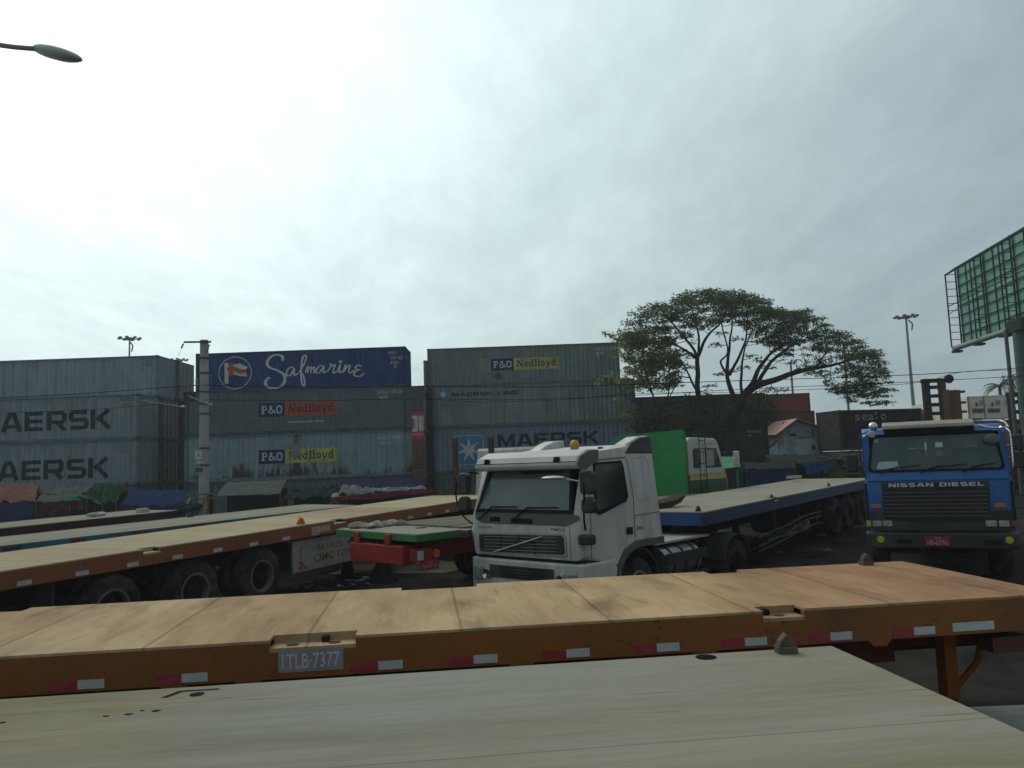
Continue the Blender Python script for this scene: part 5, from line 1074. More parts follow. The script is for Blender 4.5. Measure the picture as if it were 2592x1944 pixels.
stall('stall roofed with crumpled grey sheets beside the pink tarpaulin', [S1(310, 1294), S1(765, 1275), S1(700, 1345), S1(325, 1362)], (.18, .20, .20), 37.5, 36, amp=.1)
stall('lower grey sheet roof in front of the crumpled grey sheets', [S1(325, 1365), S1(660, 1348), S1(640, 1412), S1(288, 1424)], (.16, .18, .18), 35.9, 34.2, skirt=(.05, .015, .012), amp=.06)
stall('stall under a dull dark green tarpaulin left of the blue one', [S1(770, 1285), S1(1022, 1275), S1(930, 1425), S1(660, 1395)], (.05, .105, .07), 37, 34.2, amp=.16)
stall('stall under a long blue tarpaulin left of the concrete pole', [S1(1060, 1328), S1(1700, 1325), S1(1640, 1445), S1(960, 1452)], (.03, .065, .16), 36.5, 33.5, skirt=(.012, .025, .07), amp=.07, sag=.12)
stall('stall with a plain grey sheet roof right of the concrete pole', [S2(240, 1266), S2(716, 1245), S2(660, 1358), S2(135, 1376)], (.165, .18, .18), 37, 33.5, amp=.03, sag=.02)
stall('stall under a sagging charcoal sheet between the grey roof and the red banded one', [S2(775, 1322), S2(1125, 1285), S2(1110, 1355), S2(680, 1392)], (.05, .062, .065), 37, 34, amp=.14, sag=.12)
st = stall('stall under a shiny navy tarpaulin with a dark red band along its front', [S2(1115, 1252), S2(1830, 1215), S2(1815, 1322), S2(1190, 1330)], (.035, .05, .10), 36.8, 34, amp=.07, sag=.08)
o = st.location
pw = lambda x, y, Y: at_y(*S2(x, y), Y) - o
sheet('white_lining', [pw(1165, 1290, 33.9), pw(1440, 1325, 33.8), pw(1430, 1345, 33.6), pw(1098, 1368, 33.6)], paint('tarp_silver', (.20, .21, .22), .5, var=.4, sc=5), st, amp=.12, sag=0)
sheet('white_lining', [pw(1400, 1318, 33.8), pw(1820, 1306, 33.8), pw(1830, 1330, 33.6), pw(1440, 1345, 33.6)], MATS['tarp_silver'], st, amp=.08, sag=0)
sheet('red_band', [pw(1110, 1375, 33.4), pw(1915, 1318, 33.4), pw(1900, 1345, 33.2), pw(1090, 1420, 33.2)], paint('dark_red_band', (.10, .014, .016), .6, var=.25), st, amp=.05, sag=.03)
stall('small tent of bright green netting at the left, low in front of the grey sheets', [S1(560, 1425), S1(690, 1392), S1(820, 1440), S1(420, 1505)], (.02, .24, .12), 33.2, 32.2, amp=.08, sag=-.42, goods=False)
# right hand stalls
c6 = lambda x, y: (1850 + x / 5.53, 960 + y / 5.53)
stall('stall with a long dusty grey sheet roof below the blue hut', [c6(480, 1068), c6(2100, 1020), c6(1150, 1180), c6(560, 1160)], (.15, .155, .145), 44, 39, amp=.06, sag=.02, goods=False)
stall('low stall with grey sheets and dark blue cloth hem beside the green awning', [c6(150, 1165), c6(900, 1140), c6(900, 1240), c6(210, 1262)], (.12, .125, .12), 39.5, 36.5, skirt=(.012, .02, .06), amp=.06, sag=.02)
tag(sheet('blue_tarpaulin', [at_y(*c6(980, 1185), 37.5), at_y(*c6(1370, 1180), 37.5), at_y(*c6(1330, 1290), 36.6), at_y(*c6(1060, 1300), 36.6)], paint('blue_bundle', (.018, .05, .15), .6, var=.3), amp=.2, sag=.1), 'crumpled bright blue tarpaulin under the sheet roof near the green awning', 'tarpaulin')
b = MB()
for i in range(26):
    p = at_y(*c6(rnd.uniform(1150, 1950), rnd.uniform(1090, 1190)), rnd.uniform(37.5, 40)); dr = V((rnd.uniform(-1, 1), rnd.uniform(-.4, .4), rnd.uniform(-.35, .45)))
    b.tube([p - dr * .7, p + dr * .7], rnd.uniform(.02, .04), 5)
tag(b.obj('stick_pile', paint('grey_sticks', (.15, .14, .12), .9, var=.3)), 'pile of grey sticks and branches on the mossy mound left of the blue lorry', 'branches')
b = MB()
for i in range(40):
    p = at_y(*c6(rnd.uniform(1300, 2000), rnd.uniform(1170, 1400)), rnd.uniform(38, 41)); b.blob(p, (rnd.uniform(.3, .7), .5, rnd.uniform(.3, .55)), 8, 6, .4)
tag(b.obj('overgrown_mound', paint('moss', (.035, .06, .03), .9, var=.4, sc=3, dirt=(.12, .11, .08), damt=.5), smooth=60), 'mossy green overgrown mound left of the blue lorry', 'mound')
a_ = thing('green_awning', 'small bright green sheet awning on green posts beside the white and green cab', 'awning', at_y(1855, 1180, 27.5) * 1.0)
a_.location.z = .25; o = a_.location
rel = lambda x, y, Y: at_y(*c6(x, y), Y) - o
AG = paint('awning_green', (.02, .22, .075), .5, var=.2, sc=2); zt_ = rel(40, 1080, 27.5).z; ze = rel(100, 1268, 27.2).z; xr = rel(160, 1250, 27.2).x; xm = rel(40, 1080, 28).x
sheet('roof_sheet', [V((xm - .9, .8, zt_)), V((xm + .2, .8, zt_)), V((xr, -.1, ze + .1)), V((xm - 1.0, -.1, ze))], AG, a_, amp=.012, sag=0)
sheet('roof_sheet', [V((xm - .9, .8, zt_)), V((xm + .2, .8, zt_)), V((xr, 1.8, ze)), V((xm - 1.0, 1.8, ze))], AG, a_, amp=.01, sag=0)
for x in (xm - .7, xr - .12):
    for y in (0, 1.6): MB().box(x, x + .07, y, y + .07, 0, ze + .02).obj('post', AG, a_)
MB().box(xm - .2, xr - .1, .3, .9, .0, 1.3).obj('counter', paint('brown_board', (.09, .06, .04), .8), a_)
# hut
h0 = at_y(*c6(745, 1040), 53); h1 = at_y(*c6(1290, 1018), 53); ht = thing('hut', 'pale blue boarded hut with red gabled roof and torn window covering', 'hut', (h0.x, 53, -.2))
o = ht.location; rel = lambda x, y, Y=53: (at_y(*c6(x, y), Y).x - o.x, at_y(*c6(x, y), Y).z - o.z)
HB = paint('hut_blue', (.54, .70, .80), .75, var=.14, sc=1.5, dirt=(.12, .12, .11), damt=.4, dsc=2, seam=(0, .3, .006, 0)); HR = paint('hut_red_trim', (.20, .06, .04), .6, var=.25); HRO = paint('hut_roof_sheet', (.48, .30, .26), .6, var=.12, sc=2)
wdt = h1.x - h0.x; ev = rel(745, 770)[1]; rg = rel(900, 560)
MB().prism([(-.25, 0), (wdt, 0), (wdt, ev + .35), (rg[0] + .1, rg[1] - .2), (-.25, ev - .05)], .0, 4).obj('wall', HB, ht)
wy = rel(820, 820); wz = rel(1150, 700)
wi = MB().box(wy[0], wz[0], -.02, .06, wy[1], wz[1]).obj('window', paint('torn_cover', (.45, .55, .6), .8, var=.25, sc=3), ht)
MB().box(wy[0] + .05, wy[0] + .45, -.03, -.021, wy[1] + .1, wz[1] - .25).box(wz[0] - .06, wz[0], -.035, -.021, wy[1], wz[1]).box(wy[0] + .5, wz[0], -.035, -.021, wy[1] - .05, wy[1]).obj('frame', BLK, wi)
p = rel(1140, 985); MB().box(p[0], p[0] + .2, -.015, .05, p[1], p[1] + .3).obj('vent', BLK, ht)
el = rel(600, 785); er = rel(1235, 690)
for nm, p0_, p1_ in (('roof_slope', el, rg), ('roof_slope', rg, (er[0] + .4, er[1] - .1))):
    dx, dz = p1_[0] - p0_[0], p1_[1] - p0_[1]; L_ = hypot(dx, dz); nx2, nz2 = -dz / L_ * .05, dx / L_ * .05
    MB().prism([p0_, p1_, (p1_[0] + nx2, p1_[1] + nz2), (p0_[0] + nx2, p0_[1] + nz2)], -.5, 4.3).obj(nm, HRO, ht)
    MB().prism([(p0_[0], p0_[1] - .12), (p1_[0], p1_[1] - .12), p1_, p0_], -.55, -.5).obj('barge_board', HR, ht)
q0 = rel(530, 965); q1 = rel(645, 880); MB().prism([q0, q1, (q1[0], q1[1] + .15), (q0[0], q0[1] + .15)], -.3, .3).obj('side_awning', HR, ht)

# ------------------------------------------------------------------ poles, lamps, cables
CONC = paint('concrete_pole', (.30, .31, .30), .85, var=.1, sc=2, dirt=(.2, .2, .19), damt=.4, dsc=1.5)
UY = 27.5; pb = at_y(516, 1300, UY); ptop = at_y(510, 861, UY)
up_ = thing('utility_pole', 'round concrete utility pole with crossarm, warning signs and yellow base guard', 'pole', (pb.x, UY, .2)); o = up_.location
zP = ptop.z - o.z
rel = lambda x, y, Y=UY: at_y(*S1(x, y), Y) - o
MB().lathe([(.175, 0), (.145, zP - .03), (.13, zP)], 24, Matrix.Rotation(radians(90), 4, 'X')).obj('shaft', CONC, up_, smooth=40)
for zq in [rel(1615, y).z for y in (275, 395, 545, 640, 720, 995, 1130)]: MB().lathe([(.172, -.025), (.182, -.02), (.182, .02), (.172, .025)], 24, Matrix.Translation((0, 0, zq)) @ Matrix.Rotation(radians(90), 4, 'X')).obj('band', DSTEEL, up_)
ca = rel(1490, 152); cb2 = rel(1705, 150); cr_ = MB().tube([(ca.x, -.2, ca.z), (cb2.x, -.2, cb2.z)], .035, 6).obj('crossarm', DSTEEL, up_)
for a1, a2 in (((1487, 160), (1445, 265)), ((1695, 165), (1640, 330))):
    p, q = rel(*a1), rel(*a2); b = MB().tube([(p.x, -.2, p.z), (q.x, -.2, q.z)], .006, 4)
    for i in range(4): w_ = p.lerp(q, .08 + i * .09); b.blob((w_.x, -.2, w_.z), (.04, .04, .022), 8, 4)
    b.obj('insulator', DPLAS, cr_)
for a1, a2, r_ in (((1180, 620), (1490, 668), .022), ((1545, 585), (1705, 652), .03)):
    p, q = rel(*a1), rel(*a2); b = MB().tube([(p.x, -.35, p.z), (q.x, -.25, q.z)], r_, 6); b.blob((q.x, -.25, q.z), (.10, .06, .05), 8, 5); b.obj('switch_arm', STEEL, up_, smooth=40)
p = rel(1590, 450); b = MB()
for i in range(3): b.blob((p.x, -.2, p.z - i * .09), (.06, .05, .035), 8, 5)
b.obj('insulator', STEEL, up_)
p = rel(1475, 610); q = rel(1560, 545); MB().box(p.x, q.x, -.1, .1, p.z - .05, q.z).obj('junction_box', DSTEEL, up_)
p = rel(1580, 1105); q = rel(1635, 1015); b = MB().box(p.x, q.x, -.21, -.185, p.z + .08, q.z).obj('warning_sign', paint('sign_white', (.48, .48, .46), .5), up_)
k = Ink(); cx = (p.x + q.x) / 2; cz = (p.z + .08 + q.z) / 2; k.poly([(cx - .07, cz - .05), (cx + .07, cz - .05), (cx, cz + .09)], y=-.213); link('warning_triangle', (lambda me: (me.from_pydata(k.v, [], k.f), me)[1])(bpy.data.meshes.new('warning_triangle')), MATS['warning_yellow'], b)
k = Ink(); k.poly([(cx + .01, cz + .06), (cx - .02, cz + .0), (cx + .0, cz + .0), (cx - .01, cz - .035), (cx + .02, cz + .012), (cx + .0, cz + .012)], y=-.2145); link('bolt_symbol', (lambda me: (me.from_pydata(k.v, [], k.f), me)[1])(bpy.data.meshes.new('bolt_symbol')), BLK, b)
p = rel(1585, 1112); MB().box(p.x, p.x + .26, -.2, -.184, p.z - .02, p.z + .06).obj('small_plate', MATS['sign_white'], up_)
p = rel(1578, 1185); q = rel(1635, 1150); MB().box(p.x, q.x, -.2, -.18, p.z, q.z).obj('blue_plate', paint('plate_blue', (.02, .05, .12), .5), up_)
p = rel(1520, 1500); q = rel(1702, 1350); GUY = paint('guard_yellow', (.16, .15, .05), .7, var=.3, dirt=(.1, .1, .08), damt=.5)
b = MB()
for x in (p.x, q.x - .05): 
    for y in (-.4, .4): b.box(x, x + .05, y, y + .05, -.05, q.z)
for z in (q.z - .05, (p.z + q.z) / 2 + .1, .3):
    for y in (-.45, .45): b.box(p.x, q.x, y, y + .02, z, z + .05)
    b.box(p.x - .02, p.x, -.4, .45, z, z + .05).box(q.x, q.x + .02, -.4, .45, z, z + .05)
for zz_, xx_ in ((p.x, q.x), (q.x - .1, p.x + .1)): b.tube([(zz_, -.42, .3), (xx_, -.42, q.z - .05)], .02, 5)
b.obj('base_guard', GUY, up_)
for a1, a2 in (((1535, 1445), (1568, 1390)), ((1675, 1505), (1700, 1455))):
    u_, w_ = rel(*a1), rel(*a2); MB().tube([(u_.x, -.5, u_.z), (w_.x, -.5, w_.z)], .03, 6).obj('white_stake', MATS['pale_wood'], up_)
heap_ = heap('dark green netting bundled at the foot of the concrete pole', at_y(*S1(1485, 1490), 26.5), 14, (.35, .3, .2), paint('netting', (.02, .06, .045), .9, var=.4, sc=6), 'netting', 'net_bundle')
# street lamp
lh0 = at_y(90, 122, 14); lh1 = at_y(206, 150, 13.2); far_ = at_y(-420, 95, 12.6)
SL = thing('street_lamp', 'street lamp with long arm and leaf shaped grey head against the bright sky', 'street lamp', (far_.x, far_.y, 0)); o = SL.location
LG = paint('lamp_grey', (.20, .23, .21), .5, var=.06)
MB().tube([(0, 0, 0), (0, 0, far_.z - .6)], [.11, .07], 14).obj('pole', LG, SL, smooth=40)
MB().tube(smooth_line([V((0, 0, far_.z - .65)), V((.15, .05, far_.z - .15)), at_y(-150, 80, 13.4) - o, at_y(0, 114, 13.7) - o, lh0 - o + (lh1 - lh0) * .08]), .045, 10).obj('arm', LG, SL, smooth=40)
ax_ = (lh1 - lh0); Lh = ax_.length; ax_.normalize(); sd_ = ax_.cross(V((0, 0, 1))).normalized(); uu = sd_.cross(ax_)
b = MB(); ns = 18; sec = 16
prf = [(0, .055, .05), (.04, .075, .075), (.12, .10, .095), (.25, .135, .115), (.4, .155, .125), (.55, .16, .125), (.7, .15, .115), (.82, .125, .09), (.92, .085, .055), (.98, .035, .02), (1, .006, .004)]
for t_, wy_, hz_ in prf:
    for k_ in range(sec):
        a2 = 2 * pi * k_ / sec; p = lh0 - o + ax_ * (t_ * Lh) + sd_ * (wy_ * 1.1 * cos(a2)) + uu * ((hz_ if sin(a2) > 0 else hz_ * .95) * sin(a2)); b.v.append(tuple(p))
for i in range(len(prf) - 1):
    for k_ in range(sec): b.f.append((i * sec + k_, i * sec + (k_ + 1) % sec, (i + 1) * sec + (k_ + 1) % sec, (i + 1) * sec + k_))
b.f += [tuple(range(sec)), tuple(range((len(prf) - 1) * sec, len(prf) * sec))]
b.obj('lamp_head', LG, SL, smooth=50)
# high masts
def mast(label, px, py, Y, r=.2):
    p = at_y(px, py, Y); t = thing('floodlight_mast', label, 'mast', (p.x, Y, 0), 0, 'tall floodlight masts')
    MB().tube([(0, 0, 0), (0, 0, p.z)], [r * 1.5, r * .6], 10).obj('shaft', paint('mast_grey', (.16, .17, .175), .6), t, smooth=40)
    b = MB(); b.lathe([(.2, -.2), (.8, -.15), (.9, .05), (.4, .28), (.1, .3)], 14, Matrix.Translation((0, 0, p.z)) @ Matrix.Rotation(radians(90), 4, 'X')); b.obj('head_ring', DSTEEL, t)
    for k_ in range(8):
        a2 = k_ * pi / 4 + .2; c_ = (cos(a2) * 1.6, sin(a2) * 1.6, p.z + .12)
        MB().tube([(cos(a2), sin(a2), p.z), c_], .06, 5).box(c_[0] - .22, c_[0] + .22, c_[1] - .2, c_[1] + .2, c_[2] - .2, c_[2] + .14).obj('floodlight', DSTEEL, t, bevel=.1)
    MB().tube([(.2, -.3, p.z - .5), (.75, -.4, p.z - 1.2), (.55, -.4, p.z - 2.2)], .12, 5).obj('winch_hook', DSTEEL, t)
    return t
mast('floodlight mast with a full head rising above the left container stack', 328, 858, 130)
mast('floodlight mast head just peeping over the roof line near the concrete pole', 453, 912, 160)
mast('floodlight mast on the right between the tree and the billboard', 2293, 803, 125, .24)
for px, py, pe, Y, lab in ((2135, 868, 1040, 75, 'thin grey pole rising behind the right side of the tree crown'), (2001, 915, 1000, 85, 'thin pole above the orange red container, behind the tree')):
    p = at_y(px, py, Y); tag(MB().tube([(p.x, Y, 0), (p.x, Y, p.z)], .12, 8).obj('steel_pole', paint('pole_grey', (.2, .21, .21), .6), smooth=40), lab, 'pole')
CAB = paint('cable_black', (.02, .02, .022), .7)
def cable(label, pts, Y, r=.014):
    P = smooth_line([at_y(x, y, Y if not hasattr(Y, '__len__') else Y[i]) for i, (x, y) in enumerate(pts)], 6)
    tag(MB().tube(P, r, 5).obj('overhead_cable', CAB), label, 'cable', 'overhead cables')
cable('upper overhead cable left of the concrete pole', [(-200, 1022), (0, 1007), (200, 997), (350, 986), (505, 975)], 27.5)
cable('thin lower overhead cable crossing the lettered containers at left', [(-200, 1062), (0, 1046), (200, 1038), (350, 1028), (505, 1010)], 27.5, .008)
cable('upper overhead cable running right from the concrete pole past the tree', [(515, 975), (800, 980), (1070, 978), (1400, 979), (1800, 966), (2300, 949), (2600, 930), (2900, 908)], (27.3, 27.5, 28, 28, 29, 30, 31, 32))
cable('middle overhead cable running right from the concrete pole past the tree', [(515, 1012), (800, 1014), (1070, 1009), (1300, 1012), (1600, 1001), (1900, 984), (2300, 967), (2600, 951), (2900, 932)], (27.3, 27.5, 28, 28, 29, 29.5, 30, 31, 32), .011)
cable('lowest overhead cable dipping across the right container stack', [(1070, 1009), (1200, 1017), (1320, 1016), (1450, 1010), (1608, 996), (1900, 992), (2300, 971), (2450, 940), (2700, 938)], 28.5, .009)

# ------------------------------------------------------------------ billboard
BY0, BY1 = 50.0, 36.0
tl = at_y(2424, 677, BY0); bl = at_y(2436, 873, BY0); tr = at_y(2592, 571, 41.3)
dv_ = V((tr.x - tl.x, tr.y - tl.y, 0)).normalized(); BB = thing('billboard', 'big green billboard seen from behind with steel framework, at the right edge', 'billboard', (tl.x, tl.y, 0), atan2(dv_.y, dv_.x))
zt_, zb_ = tl.z, bl.z; LB = 15.0; hB = zt_ - zb_
BG = paint('billboard_green', (.20, .40, .32), .6, var=.16, sc=.9, dirt=(.09, .22, .17), damt=.5, dsc=.7); FR = paint('billboard_steel', (.035, .055, .05), .6)
s_ = 1 if (Matrix.Rotation(BB.rotation_euler.z, 3, 'Z') @ V((0, 1, 0))).dot(-V((tl.x, tl.y, 0))) > 0 else -1     # side of the panel that faces the camera
MB().box(0, LB, -.02, .02, zb_, zt_).obj('panel', BG, BB)
b = MB()
for i in range(13): b.box(i * LB / 12 - .035, i * LB / 12 + .035, min(s_ * .021, s_ * .08), max(s_ * .021, s_ * .08), zb_, zt_)
for j in range(9): b.box(-.02, LB, min(s_ * .081, s_ * .13), max(s_ * .081, s_ * .13), zb_ + j * hB / 8 - .032, zb_ + j * hB / 8 + .032)
b.obj('frame_grid', FR, BB)
for i in range(5):
    x = .02 + i * (LB - .1) / 4; b = MB(); y_ = s_ * .8; zl_, zh_ = zb_ - .1, zt_ - .45
    b.box(x - .035, x + .035, y_ - .035, y_ + .035, zl_, zh_).box(x - .04, x + .04, s_ * .18 - .04, s_ * .18 + .04, zl_, zt_)
    n_ = 10
    for j in range(n_ + 1): 
        z = zl_ + (zh_ - zl_) * j / n_; b.tube([(x, s_ * .18, z), (x, y_, z)], .024, 5)
    b.tube([(x, y_, zh_), (x, s_ * .16, zt_)], .028, 5).tube([(x, s_ * .16, zl_ + hB * .5), (x, y_, zl_ + hB * .42)], .02, 5); b.obj('truss', FR, BB)
MB().tube([(0, s_ * .8, zt_ - .45), (LB, s_ * .8, zt_ - .45)], .06, 6).tube([(0, s_ * .8, zb_ + hB * .5), (LB, s_ * .8, zb_ + hB * .5)], .03, 6).obj('truss_rail', FR, BB)
MB().tube([(-.1, s_ * .6, zb_ - .2), (LB, s_ * .6, zb_ - .2)], .17, 14).obj('pipe_beam', paint('billboard_pipe', (.14, .19, .165), .5), BB, smooth=40)
for x in (.05, 3.3, 6.6): MB().box(x, x + .5, s_ * .6 - .25, s_ * .6 + .25, zb_ - .5, zb_ - .371).obj('bracket', FR, BB)
MB().tube([(LB * .585, s_ * .6, 0), (LB * .585, s_ * .6, zb_ - .1)], [.50, .46], 24).obj('pole', paint('billboard_pole', (.05, .09, .085), .5, var=.15), BB, smooth=40)
MB().box(LB * .54, LB * .66, s_ * .6 - .52, s_ * .6 + .52, zb_ - .5, zb_ + .1).obj('pole_head', FR, BB)
p = at_y(2545, 835, 42); p2 = at_y(2562, 1000, 42)
tag(MB().tube([(p2.x, 42, .1), (p2.x - .02, 42, p.z)], .10, 10).obj('steel_pole', paint('pole_blue_grey', (.10, .12, .12), .5), smooth=40), 'slim dark pole just left of the thick billboard pole', 'pole')

# ------------------------------------------------------------------ container handling masts
def lift(label, pxl, pxr, pyt, Y, back=True):
    a = at_y(pxl, pyt, Y); b_ = at_y(pxr, pyt, Y); w = b_.x - a.x; H = a.z + .1
    t = thing('lift_truck', label, 'lift truck', (a.x, Y, -.2), 0, 'container lift trucks'); MR = paint('mast_rust', (.07, .028, .018), .7, var=.3, sc=2, dirt=(.03, .02, .02), damt=.5); MD = paint('mast_dark', (.03, .02, .018), .7, var=.3)
    for x in (0, w * .55): MB().box(x, x + w * .2, 0, .35, .3, H).obj('mast_rail', MD if x == 0 else MR, t)
    b = MB()
    for i in range(11): b.box(w * .2, w * .55, .05, .3, H - .42 - i * .58, H - .2 - i * .58)
    b.obj('cross_bars', MD, t)
    MB().box(-.02, w * .85, -.05, .4, H, H + .25).obj('mast_head', MD, t); MB().blob((w * .9, .1, H + .2), (.32, .25, .3), 10, 6).obj('pulley', MD, t)
    MB().box(w * .56, w * .95, -.9, -.3, .3, H - .62).obj('inner_mast', paint('inner_rust', (.15, .05, .025), .7, var=.25, sc=2), t)
    MB().box(w * .50, w * .56, -.95, -.3, .3, H - .58).box(w * .74, w * .78, -.95, -.9, .3, H - .58).obj('inner_rail', paint('rail_pale', (.14, .08, .06), .6), t)
    b = MB()
    for q in (.8, 1.5, 2.1, 3.3): b.box(w * .95, w * 1.15, -.8, -.4, H - q, H - q + .14)
    b.obj('hose_clamp', MD, t)
    MB().box(-1.2, w + 1.2, .5, 4.5, .7, 2.2).obj('body', paint('lift_body', (.25, .12, .03), .6), t)
    for x in (-.8, w + .8):
        for y in (.9, 4.0): wheel(t, x, y, .7, .7, .5, -1)
    return t
lift('rusty dark red lift mast standing behind the blue lorry', 2338, 2412, 965, 52)
lift('black lift mast at the right edge beside the billboard pole', 2556, 2606, 1000, 46)

# ------------------------------------------------------------------ trees
BARK = paint('bark', (.040, .034, .028), .95, var=.35, sc=4, bump=.5)
LEAF = paint('leaf_dark', (.06, .088, .042), .7, var=.4, sc=.8, trans=.4); LEAFM = paint('leaf_mid', (.095, .125, .05), .7, var=.4, sc=.8, trans=.45); LEAFY = paint('leaf_light', (.24, .28, .08), .65, var=.35, sc=.8, trans=.5); SHRUBL = paint('leaf_shrub', (.06, .085, .045), .7, var=.4, sc=.8, trans=.4)
def leaf_mesh(name, clusters, n, size, mats, flat=.35, parent=None):
    """clusters: (centre, radius). Many small leaf faces, denser towards each clump's rim"""
    vs = []; fs = []; mi = []
    for c, r in clusters:
        tone = rnd.random(); nl = int(n * (r ** 1.6))
        for i in range(nl):
            a = rnd.random() * 2 * pi; q = r * sqrt(rnd.random()); h = rnd.gauss(0, .4) * r * flat + (r - q) * flat * .6
            p = c + V((cos(a) * q, sin(a) * q, h)); s = size * rnd.uniform(.6, 1.35)
            d = V((cos(a) + rnd.gauss(0, .7), sin(a) + rnd.gauss(0, .7), rnd.gauss(-.15, .5))).normalized(); u = d.cross(V((rnd.gauss(0, .5), rnd.gauss(0, .5), 1))).normalized()
            k = len(vs); vs += [p - d * s, p + u * s * .42 - d * s * .1, p + d * s, p - u * s * .42 - d * s * .1]; fs.append((k, k + 1, k + 2, k + 3))
            mi.append(1 if rnd.random() < .25 + .5 * tone else 0)
    me = bpy.data.meshes.new(name); me.from_pydata([tuple(v) for v in vs], [], fs)
    for m in mats: me.materials.append(m)
    if len(mats) > 1: me.polygons.foreach_set('material_index', mi)
    o = bpy.data.objects.new(name, me); COL.objects.link(o); o.parent = parent; return o
def tree(name, label, base, limbs, clusters, n, size, mats, flat=.35, twig=.03, group=None, cat='tree'):
    """limbs: (points, r0, r1) in world space; every clump hangs on a curved twig from the nearest limb point"""
    t = thing(name, label, cat, base, 0, group); o = V(base); b = MB(); nodes = []
    tr = MB()
    for i, (pts, ra, rb) in enumerate(limbs):
        P = smooth_line([V(p) - o for p in pts], 6); m = len(P)
        P = [p + V((noise.noise(p * 1.3), noise.noise(p * 1.3 + V((9, 0, 0))), 0)) * .06 for p in P]
        (tr if i == 0 else b).tube(P, [ra + (rb - ra) * k / (m - 1) for k in range(m)], 8)
        nodes += [(p, ra + (rb - ra) * k / (m - 1)) for k, p in enumerate(P) if k > m * .25]
    tr.obj('trunk', BARK, t, smooth=60)
    cl = [(V(c) - o, r) for c, r in clusters]
    cl.sort(key=lambda c: min((c[0] - p).length for p, _ in nodes))
    for c, r in cl:
        best = min(nodes, key=lambda q: (c - q[0]).length + max(0, q[0].z - c.z) * 1.2 + (0 if q[1] > .015 else .8))
        p, pr_ = best; md = p.lerp(c, .5) + V((rnd.gauss(0, .12), rnd.gauss(0, .12), -.12 * (c - p).length * .5)); L_ = (c - p).length
        r0_ = min(pr_ * .8, .012 + twig * min(1.6, L_ / 2)); Q = smooth_line([p, md, c], 4); m = len(Q)
        b.tube(Q, [r0_ + (.008 - r0_) * k / (m - 1) for k in range(m)], 5, cap=False)
        nodes += [(Q[k], r0_ + (.008 - r0_) * k / (m - 1)) for k in range(2, m, 2)]
        for k in range(3):
            e = c + V((rnd.gauss(0, 1), rnd.gauss(0, 1), rnd.uniform(-.2, .5))) * r * .6; b.tube([c, e], [.008, .004], 3, cap=False)
    b.obj('branches', BARK, t, smooth=60)
    leaf_mesh('crown', cl, n, size, mats, flat, t)
    return t
c4 = lambda x, y: (1500 + x / 2.765, 700 + y / 2.765)
TY = 44.0
T_ = lambda x, y, dy=0: at_y(*c4(x, y), TY + dy)
def interp(tab, x):
    for (a, b), (c, d) in zip(tab, tab[1:]):
        if a <= x <= c: return b + (d - b) * (x - a) / (c - a)
    return None
topo = [(225, 420), (250, 330), (330, 220), (420, 170), (600, 110), (800, 75), (950, 85), (1130, 125), (1220, 190), (1350, 230), (1500, 220), (1650, 300), (1720, 370), (1830, 390), (1900, 460), (2000, 530), (2065, 640), (2085, 780)]
bot = [(225, 440), (300, 500), (420, 500), (560, 470), (700, 400), (850, 330), (1000, 310), (1150, 420), (1250, 470), (1350, 560), (1450, 660), (1600, 730), (1700, 800), (1830, 870), (1950, 890), (2060, 890), (2085, 880)]
cl = []
tries = 0
while len(cl) < 500 and tries < 6000:
    tries += 1
    x = rnd.uniform(225, 2085) if rnd.random() < .7 else rnd.uniform(1250, 2085); yt, yb = interp(topo, x), interp(bot, x); u = rnd.random() ** 1.25
    if x > 1350 and rnd.random() < (.1 + .6 * u): continue
    y = yt + 22 + (yb - yt - 22) * u; dy = rnd.uniform(-4, 4); s = sqrt(1 - (dy / 6.5) ** 2)
    X = 1120 + (x - 1120) * (.6 + .4 * s); Y_ = 620 + (y - 620) * (.55 + .45 * s) if y < 620 else y
    p = T_(X, Y_, dy); r = rnd.uniform(.4, .85) * (1.0 if y < yt + 130 and x < 1450 else .68)
    if any((p - q).length < .34 for q, _ in cl): continue
    cl.append((p, r))
for i in range(34): cl.append((T_(rnd.uniform(1130, 1600), rnd.uniform(420, 650), rnd.uniform(-2, 2.5)), rnd.uniform(.2, .36)))
for i in range(46):
    x = rnd.uniform(1560, 2070); cl.append((T_(x, interp(bot, x) - rnd.uniform(-20, 130), rnd.uniform(-2, 2)), rnd.uniform(.22, .4)))
for i in range(34):
    x = rnd.uniform(240, 700); cl.append((T_(x, interp(bot, x) + rnd.uniform(-60, 150), rnd.uniform(-2, 2)), rnd.uniform(.25, .45)))
for x, y in ((890, 690), (960, 660), (820, 770), (1230, 790), (1330, 800), (1060, 640), (1110, 560), (680, 640), (700, 560), (860, 480), (900, 400), (1010, 440)): cl.append((T_(x, y, rnd.uniform(-1, 1)), .42))
